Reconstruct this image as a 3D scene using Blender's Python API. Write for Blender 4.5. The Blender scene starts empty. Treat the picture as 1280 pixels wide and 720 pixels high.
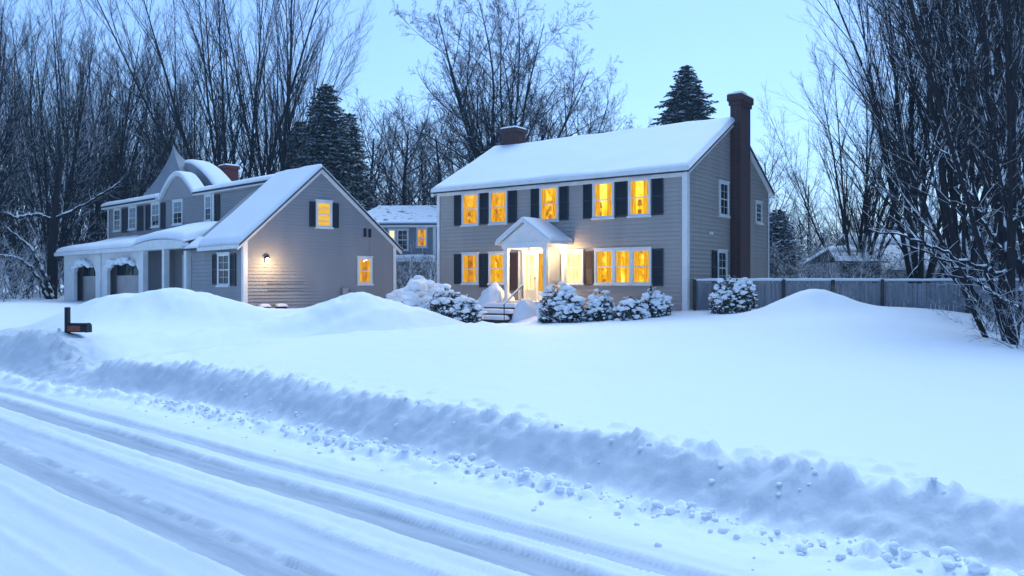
import bpy, math, random
import numpy as np
from mathutils import Vector, Matrix
R = math.radians
random.seed(7)
scene = bpy.context.scene
COL = scene.collection

# ------------------------------------------------------------------ noise
def _hash(ix, iy, seed):
    n = (ix.astype(np.int64) * 374761393 + iy.astype(np.int64) * 668265263 + seed * 974711) & 0x7fffffff
    n = ((n ^ (n >> 13)) * 1274126177) & 0x7fffffff
    return ((n ^ (n >> 16)) & 0xffff) / 65535.0
def vnoise(x, y, seed=0):
    x = np.asarray(x, float); y = np.asarray(y, float)
    ix = np.floor(x); iy = np.floor(y); fx = x - ix; fy = y - iy
    fx = fx * fx * (3 - 2 * fx); fy = fy * fy * (3 - 2 * fy)
    a = _hash(ix, iy, seed); b = _hash(ix + 1, iy, seed); c = _hash(ix, iy + 1, seed); d = _hash(ix + 1, iy + 1, seed)
    return (a * (1 - fx) + b * fx) * (1 - fy) + (c * (1 - fx) + d * fx) * fy - 0.5
def fbm(x, y, oct=4, seed=0):
    s = 0; a = 1.0
    for k in range(oct):
        s = s + a * vnoise(x * 2 ** k + 17.3 * k, y * 2 ** k - 9.1 * k, seed + k); a *= 0.5
    return s
def lumps(x, y, seed=0, dens=1.0):
    """rounded snow clods: one bump per cell, height 0..1"""
    x = np.asarray(x, float); y = np.asarray(y, float)
    ix = np.floor(x); iy = np.floor(y); out = np.zeros_like(x)
    for dx in (-1, 0, 1):
        for dy in (-1, 0, 1):
            cx = ix + dx; cy = iy + dy
            px = cx + _hash(cx, cy, seed); py = cy + _hash(cx, cy, seed + 5)
            r = 0.25 + 0.55 * _hash(cx, cy, seed + 9)
            on = _hash(cx, cy, seed + 3) < dens
            d2 = ((x - px) ** 2 + (y - py) ** 2) / (r * r)
            h = np.where(on & (d2 < 1), np.sqrt(np.maximum(1 - d2, 0)) * r, 0)
            out = np.maximum(out, h)
    return out
def sstep(a, b, x):
    t = np.clip((x - a) / (b - a), 0, 1); return t * t * (3 - 2 * t)

# ------------------------------------------------------------------ materials
def new_mat(name, col=(.5, .5, .5), rough=.7, metal=0., spec=.5):
    m = bpy.data.materials.new(name); m.use_nodes = True
    b = m.node_tree.nodes['Principled BSDF']
    b.inputs['Base Color'].default_value = (*col, 1); b.inputs['Roughness'].default_value = rough
    b.inputs['Metallic'].default_value = metal; b.inputs['Specular IOR Level'].default_value = spec
    return m
def N(m, t, **kw):
    n = m.node_tree.nodes.new(t)
    for k, v in kw.items():
        if k.startswith('i_'): n.inputs[k[2:].replace('_', ' ')].default_value = v
        else: setattr(n, k, v)
    return n
def L(m, a, b): m.node_tree.links.new(a, b)
def BS(m): return m.node_tree.nodes['Principled BSDF']
def vary(m, c1, c2, scale=3., detail=4., bump=0., bscale=40., stretch=None, dist=.02):
    tc = N(m, 'ShaderNodeTexCoord'); src = tc.outputs['Object']
    if stretch:
        mp = N(m, 'ShaderNodeMapping'); mp.inputs['Scale'].default_value = stretch; L(m, src, mp.inputs[0]); src = mp.outputs[0]
    n = N(m, 'ShaderNodeTexNoise', i_Scale=scale, i_Detail=detail); L(m, src, n.inputs['Vector'])
    r = N(m, 'ShaderNodeValToRGB'); r.color_ramp.elements[0].position = .35; r.color_ramp.elements[1].position = .65
    r.color_ramp.elements[0].color = (*c1, 1); r.color_ramp.elements[1].color = (*c2, 1)
    L(m, n.outputs[0], r.inputs[0]); L(m, r.outputs[0], BS(m).inputs['Base Color'])
    if bump:
        n2 = N(m, 'ShaderNodeTexNoise', i_Scale=bscale, i_Detail=3.); L(m, src, n2.inputs['Vector'])
        b = N(m, 'ShaderNodeBump', i_Strength=bump, i_Distance=dist); L(m, n2.outputs[0], b.inputs['Height']); L(m, b.outputs[0], BS(m).inputs['Normal'])
    return m
M = {}
M['siding'] = vary(new_mat('siding_grey', rough=.65), (.36, .325, .30), (.41, .375, .345), 1.2, 5, .15, 60, (1, 1, .25))
M['siding_left'] = vary(new_mat('siding_cape_grey', rough=.65), (.29, .285, .29), (.335, .325, .33), 1.2, 5, .15, 60, (1, 1, .25))
M['siding_far'] = vary(new_mat('siding_blue_grey', rough=.7), (.24, .255, .28), (.28, .295, .32), 1.0, 4)
M['trim'] = vary(new_mat('trim_white', rough=.5), (.70, .70, .69), (.78, .78, .76), 2.5, 4)
M['shutter'] = new_mat('shutter_black', (.012, .016, .024), .45)
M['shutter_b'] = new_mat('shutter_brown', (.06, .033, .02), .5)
M['roofing'] = vary(new_mat('shingles', rough=.9), (.03, .032, .036), (.06, .06, .065), 6, 4, .5, 50)
M['metal_dark'] = new_mat('dark_metal', (.015, .015, .018), .4, .6)
M['metal_grey'] = new_mat('grey_metal', (.3, .32, .35), .45, .6)
M['box_red'] = vary(new_mat('mailbox_rust_red', rough=.5), (.16, .03, .015), (.24, .05, .02), 8, 3)
M['bark'] = vary(new_mat('bark_plain', rough=.9), (.035, .030, .030), (.075, .065, .06), 3, 4, .6, 30, (1, 1, .2))
M['wood_dark'] = vary(new_mat('step_wood', rough=.8), (.03, .028, .03), (.06, .05, .05), 5, 4, .3, 30)

def snow_mat(name, attr=None, grain=1.0):
    m = new_mat(name, (.86, .88, .90), .62, spec=.35)
    b = BS(m)
    b.inputs['Subsurface Weight'].default_value = 0.0
    tc = N(m, 'ShaderNodeTexCoord')
    n1 = N(m, 'ShaderNodeTexNoise', i_Scale=9., i_Detail=6., i_Roughness=.6); L(m, tc.outputs['Object'], n1.inputs['Vector'])
    n2 = N(m, 'ShaderNodeTexNoise', i_Scale=70., i_Detail=3., i_Roughness=.7); L(m, tc.outputs['Object'], n2.inputs['Vector'])
    ma = N(m, 'ShaderNodeMath', operation='MULTIPLY_ADD'); ma.inputs[1].default_value = .25; L(m, n2.outputs[0], ma.inputs[0]); L(m, n1.outputs[0], ma.inputs[2])
    bp = N(m, 'ShaderNodeBump', i_Strength=.35 * grain, i_Distance=.03); L(m, ma.outputs[0], bp.inputs['Height'])
    L(m, bp.outputs[0], b.inputs['Normal'])
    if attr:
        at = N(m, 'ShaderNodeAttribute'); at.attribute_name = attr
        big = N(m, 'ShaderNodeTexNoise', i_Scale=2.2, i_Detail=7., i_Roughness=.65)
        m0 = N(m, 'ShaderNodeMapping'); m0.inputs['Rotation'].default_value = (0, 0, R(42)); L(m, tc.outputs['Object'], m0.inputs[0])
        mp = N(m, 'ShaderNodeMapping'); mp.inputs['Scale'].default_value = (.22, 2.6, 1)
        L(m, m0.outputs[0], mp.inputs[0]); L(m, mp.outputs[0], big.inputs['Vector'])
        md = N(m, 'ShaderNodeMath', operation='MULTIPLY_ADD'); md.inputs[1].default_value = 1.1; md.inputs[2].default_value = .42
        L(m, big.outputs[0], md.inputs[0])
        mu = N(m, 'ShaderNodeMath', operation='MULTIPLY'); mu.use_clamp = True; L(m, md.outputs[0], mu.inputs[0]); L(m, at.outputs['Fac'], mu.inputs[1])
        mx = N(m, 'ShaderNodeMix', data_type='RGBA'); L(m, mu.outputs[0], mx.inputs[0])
        mx.inputs[6].default_value = (.86, .88, .90, 1); mx.inputs[7].default_value = (.17, .22, .275, 1)  # dark tone serves packed ruts and the shade painted on the bank
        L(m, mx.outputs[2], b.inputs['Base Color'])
    return m
M['snow'] = snow_mat('snow')
M['snow_ground'] = snow_mat('ground_snow', 'packed_and_shade')

def bark_snow(name, amt, c=(.012, .011, .014), c2=(.028, .026, .028)):
    """bark with snow lying on upward-facing sides"""
    m = new_mat(name, rough=.9, spec=.2); b = BS(m)
    tc = N(m, 'ShaderNodeTexCoord'); g = N(m, 'ShaderNodeNewGeometry')
    sp = N(m, 'ShaderNodeSeparateXYZ'); L(m, g.outputs['True Normal'], sp.inputs[0])
    n = N(m, 'ShaderNodeTexNoise', i_Scale=2.3, i_Detail=5., i_Roughness=.7); L(m, tc.outputs['Object'], n.inputs['Vector'])
    ad = N(m, 'ShaderNodeMath', operation='MULTIPLY_ADD'); ad.inputs[1].default_value = 2.4; L(m, n.outputs[0], ad.inputs[0]); L(m, sp.outputs[2], ad.inputs[2])
    mr = N(m, 'ShaderNodeMapRange'); mr.inputs[1].default_value = 1.95 - amt; mr.inputs[2].default_value = 2.15 - amt; L(m, ad.outputs[0], mr.inputs[0])
    n2 = N(m, 'ShaderNodeTexNoise', i_Scale=6., i_Detail=3.); L(m, tc.outputs['Object'], n2.inputs['Vector'])
    mc = N(m, 'ShaderNodeMix', data_type='RGBA'); L(m, n2.outputs[0], mc.inputs[0]); mc.inputs[6].default_value = (*c, 1); mc.inputs[7].default_value = (*c2, 1)
    mx = N(m, 'ShaderNodeMix', data_type='RGBA'); L(m, mr.outputs[0], mx.inputs[0]); L(m, mc.outputs[2], mx.inputs[6]); mx.inputs[7].default_value = (.82, .84, .87, 1)
    L(m, mx.outputs[2], b.inputs['Base Color'])
    return m
M['roof_dusty'] = bark_snow('shingles_dusted', .15, (.09, .095, .11), (.14, .145, .16))
M['bk_light'] = bark_snow('bark_dusted', .22)
M['bk_mid'] = bark_snow('bark_snowy', .48)
M['bk_heavy'] = bark_snow('bark_laden', .75, (.012, .012, .016), (.028, .026, .028))
M['bk_warm'] = bark_snow('bark_brown_laden', .5, (.06, .035, .03), (.10, .06, .045))
M['needles'] = bark_snow('needles_dusted', .12, (.02, .04, .03), (.04, .065, .045))
M['needles_s'] = bark_snow('needles_snowy', .45, (.02, .03, .03), (.035, .05, .04))
M['leaves'] = bark_snow('shrub_leaves', .35, (.018, .03, .02), (.04, .055, .035))

# brick
def brick(name, c1, c2, mortar):
    m = new_mat(name, rough=.85); b = BS(m)
    tc = N(m, 'ShaderNodeTexCoord'); mp = N(m, 'ShaderNodeMapping'); L(m, tc.outputs['Object'], mp.inputs[0])
    sp = N(m, 'ShaderNodeSeparateXYZ'); L(m, mp.outputs[0], sp.inputs[0])
    ad = N(m, 'ShaderNodeMath', operation='ADD'); L(m, sp.outputs[0], ad.inputs[0]); L(m, sp.outputs[1], ad.inputs[1])
    cb = N(m, 'ShaderNodeCombineXYZ'); L(m, ad.outputs[0], cb.inputs[0]); L(m, sp.outputs[2], cb.inputs[1])
    bt = N(m, 'ShaderNodeTexBrick'); bt.inputs['Scale'].default_value = 1.0; bt.inputs['Brick Width'].default_value = .23
    bt.inputs['Row Height'].default_value = .078; bt.inputs['Mortar Size'].default_value = .010
    bt.inputs['Color1'].default_value = (*c1, 1); bt.inputs['Color2'].default_value = (*c2, 1); bt.inputs['Mortar'].default_value = (*mortar, 1)
    L(m, cb.outputs[0], bt.inputs['Vector']); L(m, bt.outputs[0], b.inputs['Base Color'])
    bp = N(m, 'ShaderNodeBump', i_Strength=.5, i_Distance=.01, invert=True); L(m, bt.outputs[1], bp.inputs['Height']); L(m, bp.outputs[0], b.inputs['Normal'])
    return m
M['brick'] = brick('brick_dark_red', (.062, .024, .022), (.09, .034, .03), (.075, .06, .06))
M['brick_red'] = brick('brick_red', (.20, .035, .03), (.26, .05, .04), (.16, .10, .09))

def fence_mat():
    m = new_mat('fence_boards', rough=.85); b = BS(m)
    tc = N(m, 'ShaderNodeTexCoord')
    mp = N(m, 'ShaderNodeMapping'); mp.inputs['Scale'].default_value = (3, 3, .35); L(m, tc.outputs['Object'], mp.inputs[0])
    n = N(m, 'ShaderNodeTexNoise', i_Scale=2., i_Detail=6., i_Roughness=.7); L(m, mp.outputs[0], n.inputs['Vector'])
    r = N(m, 'ShaderNodeValToRGB'); r.color_ramp.elements[0].position = .3; r.color_ramp.elements[1].position = .72
    r.color_ramp.elements[0].color = (.14, .15, .175, 1); r.color_ramp.elements[1].color = (.32, .33, .36, 1)
    L(m, n.outputs[0], r.inputs[0]); L(m, r.outputs[0], b.inputs['Base Color'])
    return m
M['fence'] = fence_mat()

def lit(name, stops, strength=1.0, scale=2.5, stretch=(1, 1, 1), wave=False):
    """what is seen through a lit window: warm room, curtains and furniture glowing by lamp light"""
    m = bpy.data.materials.new(name); m.use_nodes = True; nt = m.node_tree; nt.nodes.clear()
    out = N(m, 'ShaderNodeOutputMaterial'); em = N(m, 'ShaderNodeEmission', i_Strength=strength)
    tc = N(m, 'ShaderNodeTexCoord'); mp = N(m, 'ShaderNodeMapping'); mp.inputs['Scale'].default_value = stretch; L(m, tc.outputs['Object'], mp.inputs[0])
    n = N(m, 'ShaderNodeTexNoise', i_Scale=scale, i_Detail=5., i_Roughness=.6, i_Distortion=.6); L(m, mp.outputs[0], n.inputs['Vector'])
    src = n.outputs[0]
    r = N(m, 'ShaderNodeValToRGB'); els = r.color_ramp.elements
    while len(els) < len(stops): els.new(.5)
    for e, (p, c) in zip(els, stops): e.position = p; e.color = (*c, 1)
    L(m, src, r.inputs[0]); L(m, r.outputs[0], em.inputs[0]); L(m, em.outputs[0], out.inputs[0])
    return m
WARM = [(.32, (.20, .06, .0)), (.44, (.62, .25, .004)), (.54, (.95, .52, .012)), (.68, (1.0, .80, .12))]
M['room'] = lit('lit_room', WARM, 1.0, 2.6)
M['room_b'] = lit('lit_room_amber', [(.32, (.30, .10, .002)), (.46, (.70, .30, .006)), (.60, (.95, .50, .02)), (.74, (1., .80, .25))], .80, 3.4)
M['room_c'] = lit('lit_room_yellow', [(.30, (.50, .22, .004)), (.46, (.95, .55, .015)), (.66, (1., .78, .10))], 1.15, 1.7, (1, 1, .6))
M['room_dim'] = lit('lit_room_dim', [(.3, (.20, .05, .005)), (.5, (.70, .25, .02)), (.7, (1., .5, .06))], .62, 2.6)
M['curtain'] = lit('lit_curtain', [(.3, (.45, .16, .0)), (.5, (.85, .40, .006)), (.7, (1., .58, .03))], .75, 3., (6, 6, .5))
M['curtain_pale'] = lit('lit_sheer_curtain', [(.3, (.85, .5, .15)), (.5, (1., .78, .35)), (.7, (1., .92, .6))], 1.0, 3., (5, 5, .4))
M['blind'] = lit('lit_blind', [(.3, (.7, .36, .03)), (.6, (1., .62, .08))], .7, 3., (.4, .4, 6))
M['room_cool'] = lit('room_teal', [(.3, (.01, .035, .05)), (.6, (.03, .09, .11))], .5, 2.)
M['bulb'] = lit('lamp_bulb', [(.3, (1., .74, .36)), (.7, (1., .80, .44))], 14., 2.)
M['sun_cat'] = new_mat('clear_reflector', (.6, .65, .7), .25)
def glass_dark():
    m = new_mat('window_glass_unlit', (.010, .022, .03), .06, spec=.8)
    return m
M['glass'] = glass_dark()
def glass_clear():
    m = bpy.data.materials.new('window_glass_clear'); m.use_nodes = True; m.node_tree.nodes.clear()
    out = N(m, 'ShaderNodeOutputMaterial'); t = N(m, 'ShaderNodeBsdfTransparent'); g = N(m, 'ShaderNodeBsdfGlossy', i_Roughness=.03)
    f = N(m, 'ShaderNodeFresnel', i_IOR=1.15); mx = N(m, 'ShaderNodeMixShader'); L(m, f.outputs[0], mx.inputs[0]); L(m, t.outputs[0], mx.inputs[1]); L(m, g.outputs[0], mx.inputs[2]); L(m, mx.outputs[0], out.inputs[0])
    return m
M['pane'] = glass_clear()
M['door'] = vary(new_mat('door_white', rough=.5), (.55, .54, .52), (.62, .61, .58), 3, 3)
M['garage'] = vary(new_mat('garage_door_tan', rough=.6), (.38, .35, .34), (.45, .41, .39), 2, 3)

# ------------------------------------------------------------------ mesh builder (world coordinates)
class MB:
    def __init__(s): s.v = []; s.f = []; s.cuts = []
    def add(s, vs, fs):
        b = len(s.v); s.cuts.append((b, len(s.f))); s.v += [tuple(p) for p in vs]; s.f += [tuple(i + b for i in f) for f in fs]; return s
    def hexa(s, p):  # 8 points, bottom ring then top ring
        return s.add(p, [(3, 2, 1, 0), (4, 5, 6, 7), (0, 1, 5, 4), (1, 2, 6, 5), (2, 3, 7, 6), (3, 0, 4, 7)])
    def box(s, fr, a0, a1, h0, h1, o0, o1):
        """box in a wall frame: a along, h height, o outward"""
        P = [fr(a0, h0, o0), fr(a1, h0, o0), fr(a1, h0, o1), fr(a0, h0, o1), fr(a0, h1, o0), fr(a1, h1, o0), fr(a1, h1, o1), fr(a0, h1, o1)]
        return s.hexa(P)
    def prism(s, fr, poly, o0, o1):
        n = len(poly); P = [fr(a, h, o0) for a, h in poly] + [fr(a, h, o1) for a, h in poly]
        return s.add(P, [tuple(range(n)), tuple(range(2 * n - 1, n - 1, -1))] + [(i, (i + 1) % n, n + (i + 1) % n, n + i) for i in range(n)])
    def tube(s, pts, rad, n=8, cap=True):
        pts = [Vector(p) for p in pts]; b = len(s.v)
        for i, p in enumerate(pts):
            d = (pts[min(i + 1, len(pts) - 1)] - pts[max(i - 1, 0)]).normalized()
            u = d.cross(Vector((0, 0, 1)) if abs(d.z) < .9 else Vector((1, 0, 0))).normalized(); w = d.cross(u)
            r = rad[i] if isinstance(rad, (list, tuple)) else rad
            for k in range(n):
                t = 2 * math.pi * k / n; s.v.append(tuple(p + u * (r * math.cos(t)) + w * (r * math.sin(t))))
        for i in range(len(pts) - 1):
            for k in range(n):
                s.f.append((b + i * n + k, b + i * n + (k + 1) % n, b + (i + 1) * n + (k + 1) % n, b + (i + 1) * n + k))
        if cap:
            s.f.append(tuple(b + k for k in range(n))[::-1]); e = b + (len(pts) - 1) * n; s.f.append(tuple(e + k for k in range(n)))
        return s
    def lathe(s, c, prof, n=14):
        return s.tube([(c[0], c[1], c[2] + z) for r, z in prof], [max(r, .002) for r, z in prof], n)
    def build_each(s, name, mat, parent=None, **k):
        cs_ = s.cuts + [(len(s.v), len(s.f))]
        for (v0, f0), (v1, f1) in zip(cs_[:-1], cs_[1:]):
            m = MB(); m.v = s.v[v0:v1]; m.f = [tuple(i - v0 for i in f) for f in s.f[f0:f1]]; m.build(name, mat, parent, **k)
    def build(s, name, mat, parent=None, smooth=False, bevel=0):
        me = bpy.data.meshes.new(name); o = bpy.data.objects.new(name, me); COL.objects.link(o)
        inv = Vector((0, 0, 0))
        if parent is not None:
            o.parent = parent; q = parent; 
            while q is not None: inv = inv + Vector(q.location); q = q.parent
        me.from_pydata([(x - inv.x, y - inv.y, z - inv.z) for x, y, z in s.v], [], s.f)
        me.materials.append(mat); me.validate()
        import bmesh
        bm = bmesh.new(); bm.from_mesh(me); bmesh.ops.recalc_face_normals(bm, faces=bm.faces); bm.to_mesh(me); bm.free()
        if smooth:
            for p in me.polygons: p.use_smooth = True
        if bevel:
            md = o.modifiers.new('Bevel', 'BEVEL'); md.width = bevel; md.segments = 2; md.limit_method = 'ANGLE'
        return o
def tag(o, label=None, cat=None, group=None, kind=None):
    if label: o['label'] = label
    if cat: o['category'] = cat
    if group: o['group'] = group
    if kind: o['kind'] = kind
    return o
def thing(name, loc, label, cat, group=None):
    o = bpy.data.objects.new(name, None); COL.objects.link(o); o.location = loc; o.empty_display_size = .3
    return tag(o, label, cat, group)
def frame(O, a, n):
    O = Vector((O[0], O[1], 0)); A = Vector((a[0], a[1], 0)).normalized(); Nn = Vector((n[0], n[1], 0)).normalized()
    def f(s, h, o=0.): 
        p = O + A * s + Nn * o; return (p.x, p.y, h)
    return f
def np_mesh(name, V, Q, mat, parent=None, smooth=True, attr=None):
    me = bpy.data.meshes.new(name); k = Q.shape[1]
    if parent is not None: V = V - np.array(parent.location)
    me.vertices.add(len(V)); me.vertices.foreach_set('co', V.astype(np.float32).ravel())
    me.loops.add(Q.size); me.loops.foreach_set('vertex_index', Q.astype(np.int32).ravel())
    me.polygons.add(len(Q)); me.polygons.foreach_set('loop_start', np.arange(0, Q.size, k, dtype=np.int32))
    me.polygons.foreach_set('use_smooth', np.full(len(Q), smooth))
    me.update(calc_edges=True); me.materials.append(mat)
    if attr:
        at = me.attributes.new(attr[0], 'FLOAT', 'POINT'); at.data.foreach_set('value', attr[1].astype(np.float32).ravel())
    o = bpy.data.objects.new(name, me); COL.objects.link(o)
    if parent is not None: o.parent = parent
    return o

# ------------------------------------------------------------------ ground height
CP = np.array([
 (10, 2.3, .38), (5, 6.8, .40), (0, 11.3, .57), (-4, 15, .62), (-8, 18.8, .66), (-11.9, 22.1, .74), (-12.5, 23.2, 1.08), (-13.6, 24.6, 1.1), (-15.8, 25.2, .62), (-18, 28, .72), (-20, 33, .98), (2.5, 9, .47), (7.5, 4.5, .39), (15, -3, .6), (25, -12, .6),
 (0, 20, 1.0), (4, 20, 1.08), (9, 14, .92), (9, 20, 1.12), (6, 26, 1.3), (0, 26, 1.06), (-4, 22, .88),
 (6.9, 31.4, 1.5), (3, 34, 1.42), (0, 36, 1.3), (-3.5, 39, 1.35), (-.8, 32.5, .95), (11, 34, 1.5), (9, 30, 1.42), (4.2, 30.5, 1.2), (2.2, 32, 1.12), (-1.5, 34.5, 1.05),
 (10, 27.5, 1.42), (12.5, 27, 1.58), (14.8, 29.5, 1.62), (13.4, 26.5, 1.52), (12.6, 23.5, 1.25), (12.2, 20.5, 1.0), (16, 28.5, 1.45), (16.0, 24, .72), (15, 20, .42), (19, 27, .9), (20, 20, .5), (20, 32, 1.2),
 (-11, 34, 1.42), (-6, 37, 1.42), (-9, 28, 1.0), (-5, 28.5, 1.0), (-8, 24, .85), (-11, 24.2, .95), (-16, 29, 1.0), (-14, 38, 1.4), (-24, 44, 1.5), (-30, 50, 1.6), (-24, 34, 1.4), (-34, 36, 1.3), (-45, 50, 1.5),
 (30, 35, 1.2), (40, 20, .8), (0, 55, 1.4), (30, 60, 1.5), (-10, 60, 1.6), (-50, 75, 1.8), (40, 80, 1.6), (0, 85, 1.7)])
def tps_fit(P, lam=.6):
    X = P[:, :2] / 10.; d = np.linalg.norm(X[:, None] - X[None], axis=2)
    K = np.where(d > 0, d * d * np.log(d + 1e-9), 0) + lam * .01 * np.eye(len(P))
    A = np.zeros((len(P) + 3,) * 2); A[:len(P), :len(P)] = K; A[:len(P), -3] = 1; A[:len(P), -2:] = X; A[-3, :len(P)] = 1; A[-2:, :len(P)] = X.T
    b = np.zeros(len(P) + 3); b[:len(P)] = P[:, 2]
    return X, np.linalg.solve(A, b)
TX, TW = tps_fit(CP)
def lawn(x, y):
    x = np.asarray(x, float); y = np.asarray(y, float); sh = x.shape
    xf = x.ravel() / 10.; yf = y.ravel() / 10.; z = TW[-3] + TW[-2] * xf + TW[-1] * yf
    for i, (cx, cy) in enumerate(TX):
        d2 = (xf - cx) ** 2 + (yf - cy) ** 2; z = z + TW[i] * .5 * d2 * np.log(d2 + 1e-12)
    z = z.reshape(sh); rr = np.hypot(x, y - 35)
    k = sstep(45, 80, rr); return z * (1 - k) + 1.5 * k
MOUNDS = [  # x, y, half-length, half-width, direction(deg), height
 (-12.1, 28.2, 2.2, 1.2, 12, 1.0), (-10.1, 28.6, 1.5, 1.0, 0, .30), (-14.6, 28.2, 1.6, 1.2, 0, .30),
 (-5.9, 29.2, 1.5, 1.2, -10, .72), (-4.3, 30.2, 1.6, 1.0, -20, .60), (-2.9, 31.6, 1.2, .9, -30, .45),
 (10.15, 27.6, .95, .9, 0, .70), (11.2, 27.8, 1.3, 1.0, 0, .16), (8.9, 28.2, .8, .8, 0, .12), (12.2, 25.8, 1.2, 1.0, 0, .12)]
def ground(x, y, detail=True):
    x = np.asarray(x, float); y = np.asarray(y, float)
    t = x - y                                                   # runs along the road
    q = (.95 * x + 1.05 * y) / 1.416                            # metres across it
    w1 = fbm(x * .8, y * .8, 4, 3)
    q2 = q + .17 * w1 + .07 * fbm(x * 3, y * 3, 3, 5) + .10 * np.sin(t * .37)
    left = sstep(-25, -29, t)
    foot = 7.60 - .55 * left; crest = 8.58 - .4 * left
    zl = lawn(x, y)
    for mx, my, a, b, dg, h in MOUNDS:
        c, s = math.cos(R(dg)), math.sin(R(dg)); dx = x - mx; dy = y - my
        u = (dx * c + dy * s) / a; v = (-dx * s + dy * c) / b
        zl = zl + h * np.exp(-.5 * (u * u + v * v)) * (1 + .16 * fbm(x * 1.1, y * 1.1, 4, 8))
    # driveway dug through the lawn from the steps down to the road
    pth = [(-11.0, 20.2), (-9.0, 23.2), (-6.5, 26.0), (-3.5, 29.2), (-1.0, 32.2)]
    dd = np.full(x.shape, 1e9)
    for (ax, ay), (bx, by) in zip(pth[:-1], pth[1:]):
        ex, ey = bx - ax, by - ay; k = np.clip(((x - ax) * ex + (y - ay) * ey) / (ex * ex + ey * ey), 0, 1)
        dd = np.minimum(dd, np.hypot(x - ax - k * ex, y - ay - k * ey))
    zl = zl - .26 * sstep(1.7, .9, dd + .25 * w1) + .09 * np.exp(-((dd - 2.0) / .35) ** 2) * (1 + fbm(x * 2, y * 2, 3, 14))
    near = sstep(7.4, 8.2, q) * sstep(10.2, 8.6, q)
    edge = sstep(foot, crest, q2)
    z_berm = zl + .02 * np.exp(-((q2 - crest) / .5) ** 2)
    # road
    qc = q + .016 * (t + 20) * 0
    road = .015 * fbm(x * .5, y * .5, 3, 11)
    packed_and_shade = np.zeros_like(x)
    wob = .035 * np.sin(t * .22 + 1) + .04 * fbm(t * .25, t * 0 + 3, 3, 21)
    for q0, hw, dep, pk in ((6.25, .15, .035, .62), (5.58, .23, .05, .85), (4.56, .36, .035, .55), (3.95, .27, .05, .80), (2.9, .22, .012, .12), (5.05, .12, .012, .22)):
        d = np.abs(q - q0 - wob) / hw; rag = .28 * fbm(x * 5, y * 5, 3, 31) + .25 * fbm((x + y) * 3, (x - y) * .5, 3, 41)
        k = sstep(1.08, .90, d + rag * .75); road = road - dep * k; packed_and_shade = np.maximum(packed_and_shade, pk * k * (1 if q0 > 3 else sstep(-2, -12, t)))
        road = road + .028 * np.exp(-((d + rag * .5 - 1.3) / .22) ** 2)
    # lengthwise ridges of the plowed strip
    road = road + .010 * fbm((x + y) * 6, (x - y) * .35, 3, 51) * sstep(3.5, 4.2, q) * sstep(7.9, 7.2, q)
    packed_and_shade = np.maximum(packed_and_shade, .2 * sstep(3.6, 3.9, q) * sstep(7.0, 6.6, q) * (.6 + 1.2 * np.clip(fbm((x + y) * 3, (x - y) * .3, 3, 61) + .2, 0, 1)))
    road = road + .06 * sstep(3.75, 3.45, q + .08 * w1)                    # untouched snow on the near side
    z = road * (1 - edge) + z_berm * edge
    pk_shade = .8 * packed_and_shade * (1 - edge)
    face_shade = sstep(foot + .10, foot + .4, q2) * sstep(crest + .20, crest - .30, q2 + .12 * fbm(x * 4, y * 4, 3, 6))
    pk_shade = np.maximum(pk_shade, .40 * face_shade)  # shade on the bank face, put into the snow colour
    if detail:
        band = sstep(foot - .15, foot + .1, q2) * sstep(crest + .35, crest - .05, q2)
        z = z + band * (.03 * lumps(x * 2.7, y * 2.7, 71, .25) + .07 * lumps(x * 8, y * 8, 73, .35) + .055 * fbm(x * 3, y * 3, 5, 75))
        rim = np.exp(-((q2 - crest) / .20) ** 2); z = z + rim * (.06 * lumps(x * 2.4, y * 2.4, 77, .28) + .10 * lumps(x * 6.5, y * 6.5, 79, .5) + .09 * lumps(x * 11, y * 11, 80, .5) + .05 * fbm(x * 4, y * 4, 4, 78))
        ftl = np.exp(-((q2 - foot + .1) / .24) ** 2)
        z = z + ftl * (.16 * lumps(x * 3.6, y * 3.6, 81, .65) + .12 * lumps(x * 7.5, y * 7.5, 83, .8) + .03)
        spill = sstep(7.7, 7.3, q2) * sstep(6.45, 7.2, q2); z = z + spill * (.05 * lumps(x * 6, y * 6, 85, .18) + .03)
        beyond = sstep(crest, crest + .2, q2) * sstep(crest + 1.6, crest + .3, q2); z = z + beyond * (.07 * lumps(x * 2.1, y * 2.1, 87, .10) + .10 * lumps(x * 6, y * 6, 88, .10))
        lw = sstep(crest + .2, crest + 2, q2); z = z + lw * (.06 * fbm(x * .35, y * .35, 3, 91) + .014 * fbm(x * 1.7 + y * .5, y * 1.1, 3, 93))
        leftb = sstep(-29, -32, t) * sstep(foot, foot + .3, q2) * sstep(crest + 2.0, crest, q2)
        z = z + leftb * (.16 * lumps(x * 1.6, y * 1.6, 95, .7) + .07 * lumps(x * 4, y * 4, 97, .7)); pk_shade = np.maximum(pk_shade, .45 * leftb)  # left bank carries the same painted shade in its colour
        ns = sstep(3.4, 3.0, q); z = z + ns * (.02 * fbm(x * .7, y * .7, 3, 101))
    pk_shade = np.maximum(pk_shade, .30 * sstep(3.75, 3.55, q + .08 * w1))  # near-side snow coloured evenly greyer
    pk_shade = np.maximum(pk_shade, .16 * sstep(1.2, .5, dd + .25 * w1) * sstep(8.6, 10, q))
    return z, pk_shade
def gz(x, y): return float(ground(np.array([x]), np.array([y]))[0][0])

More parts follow.
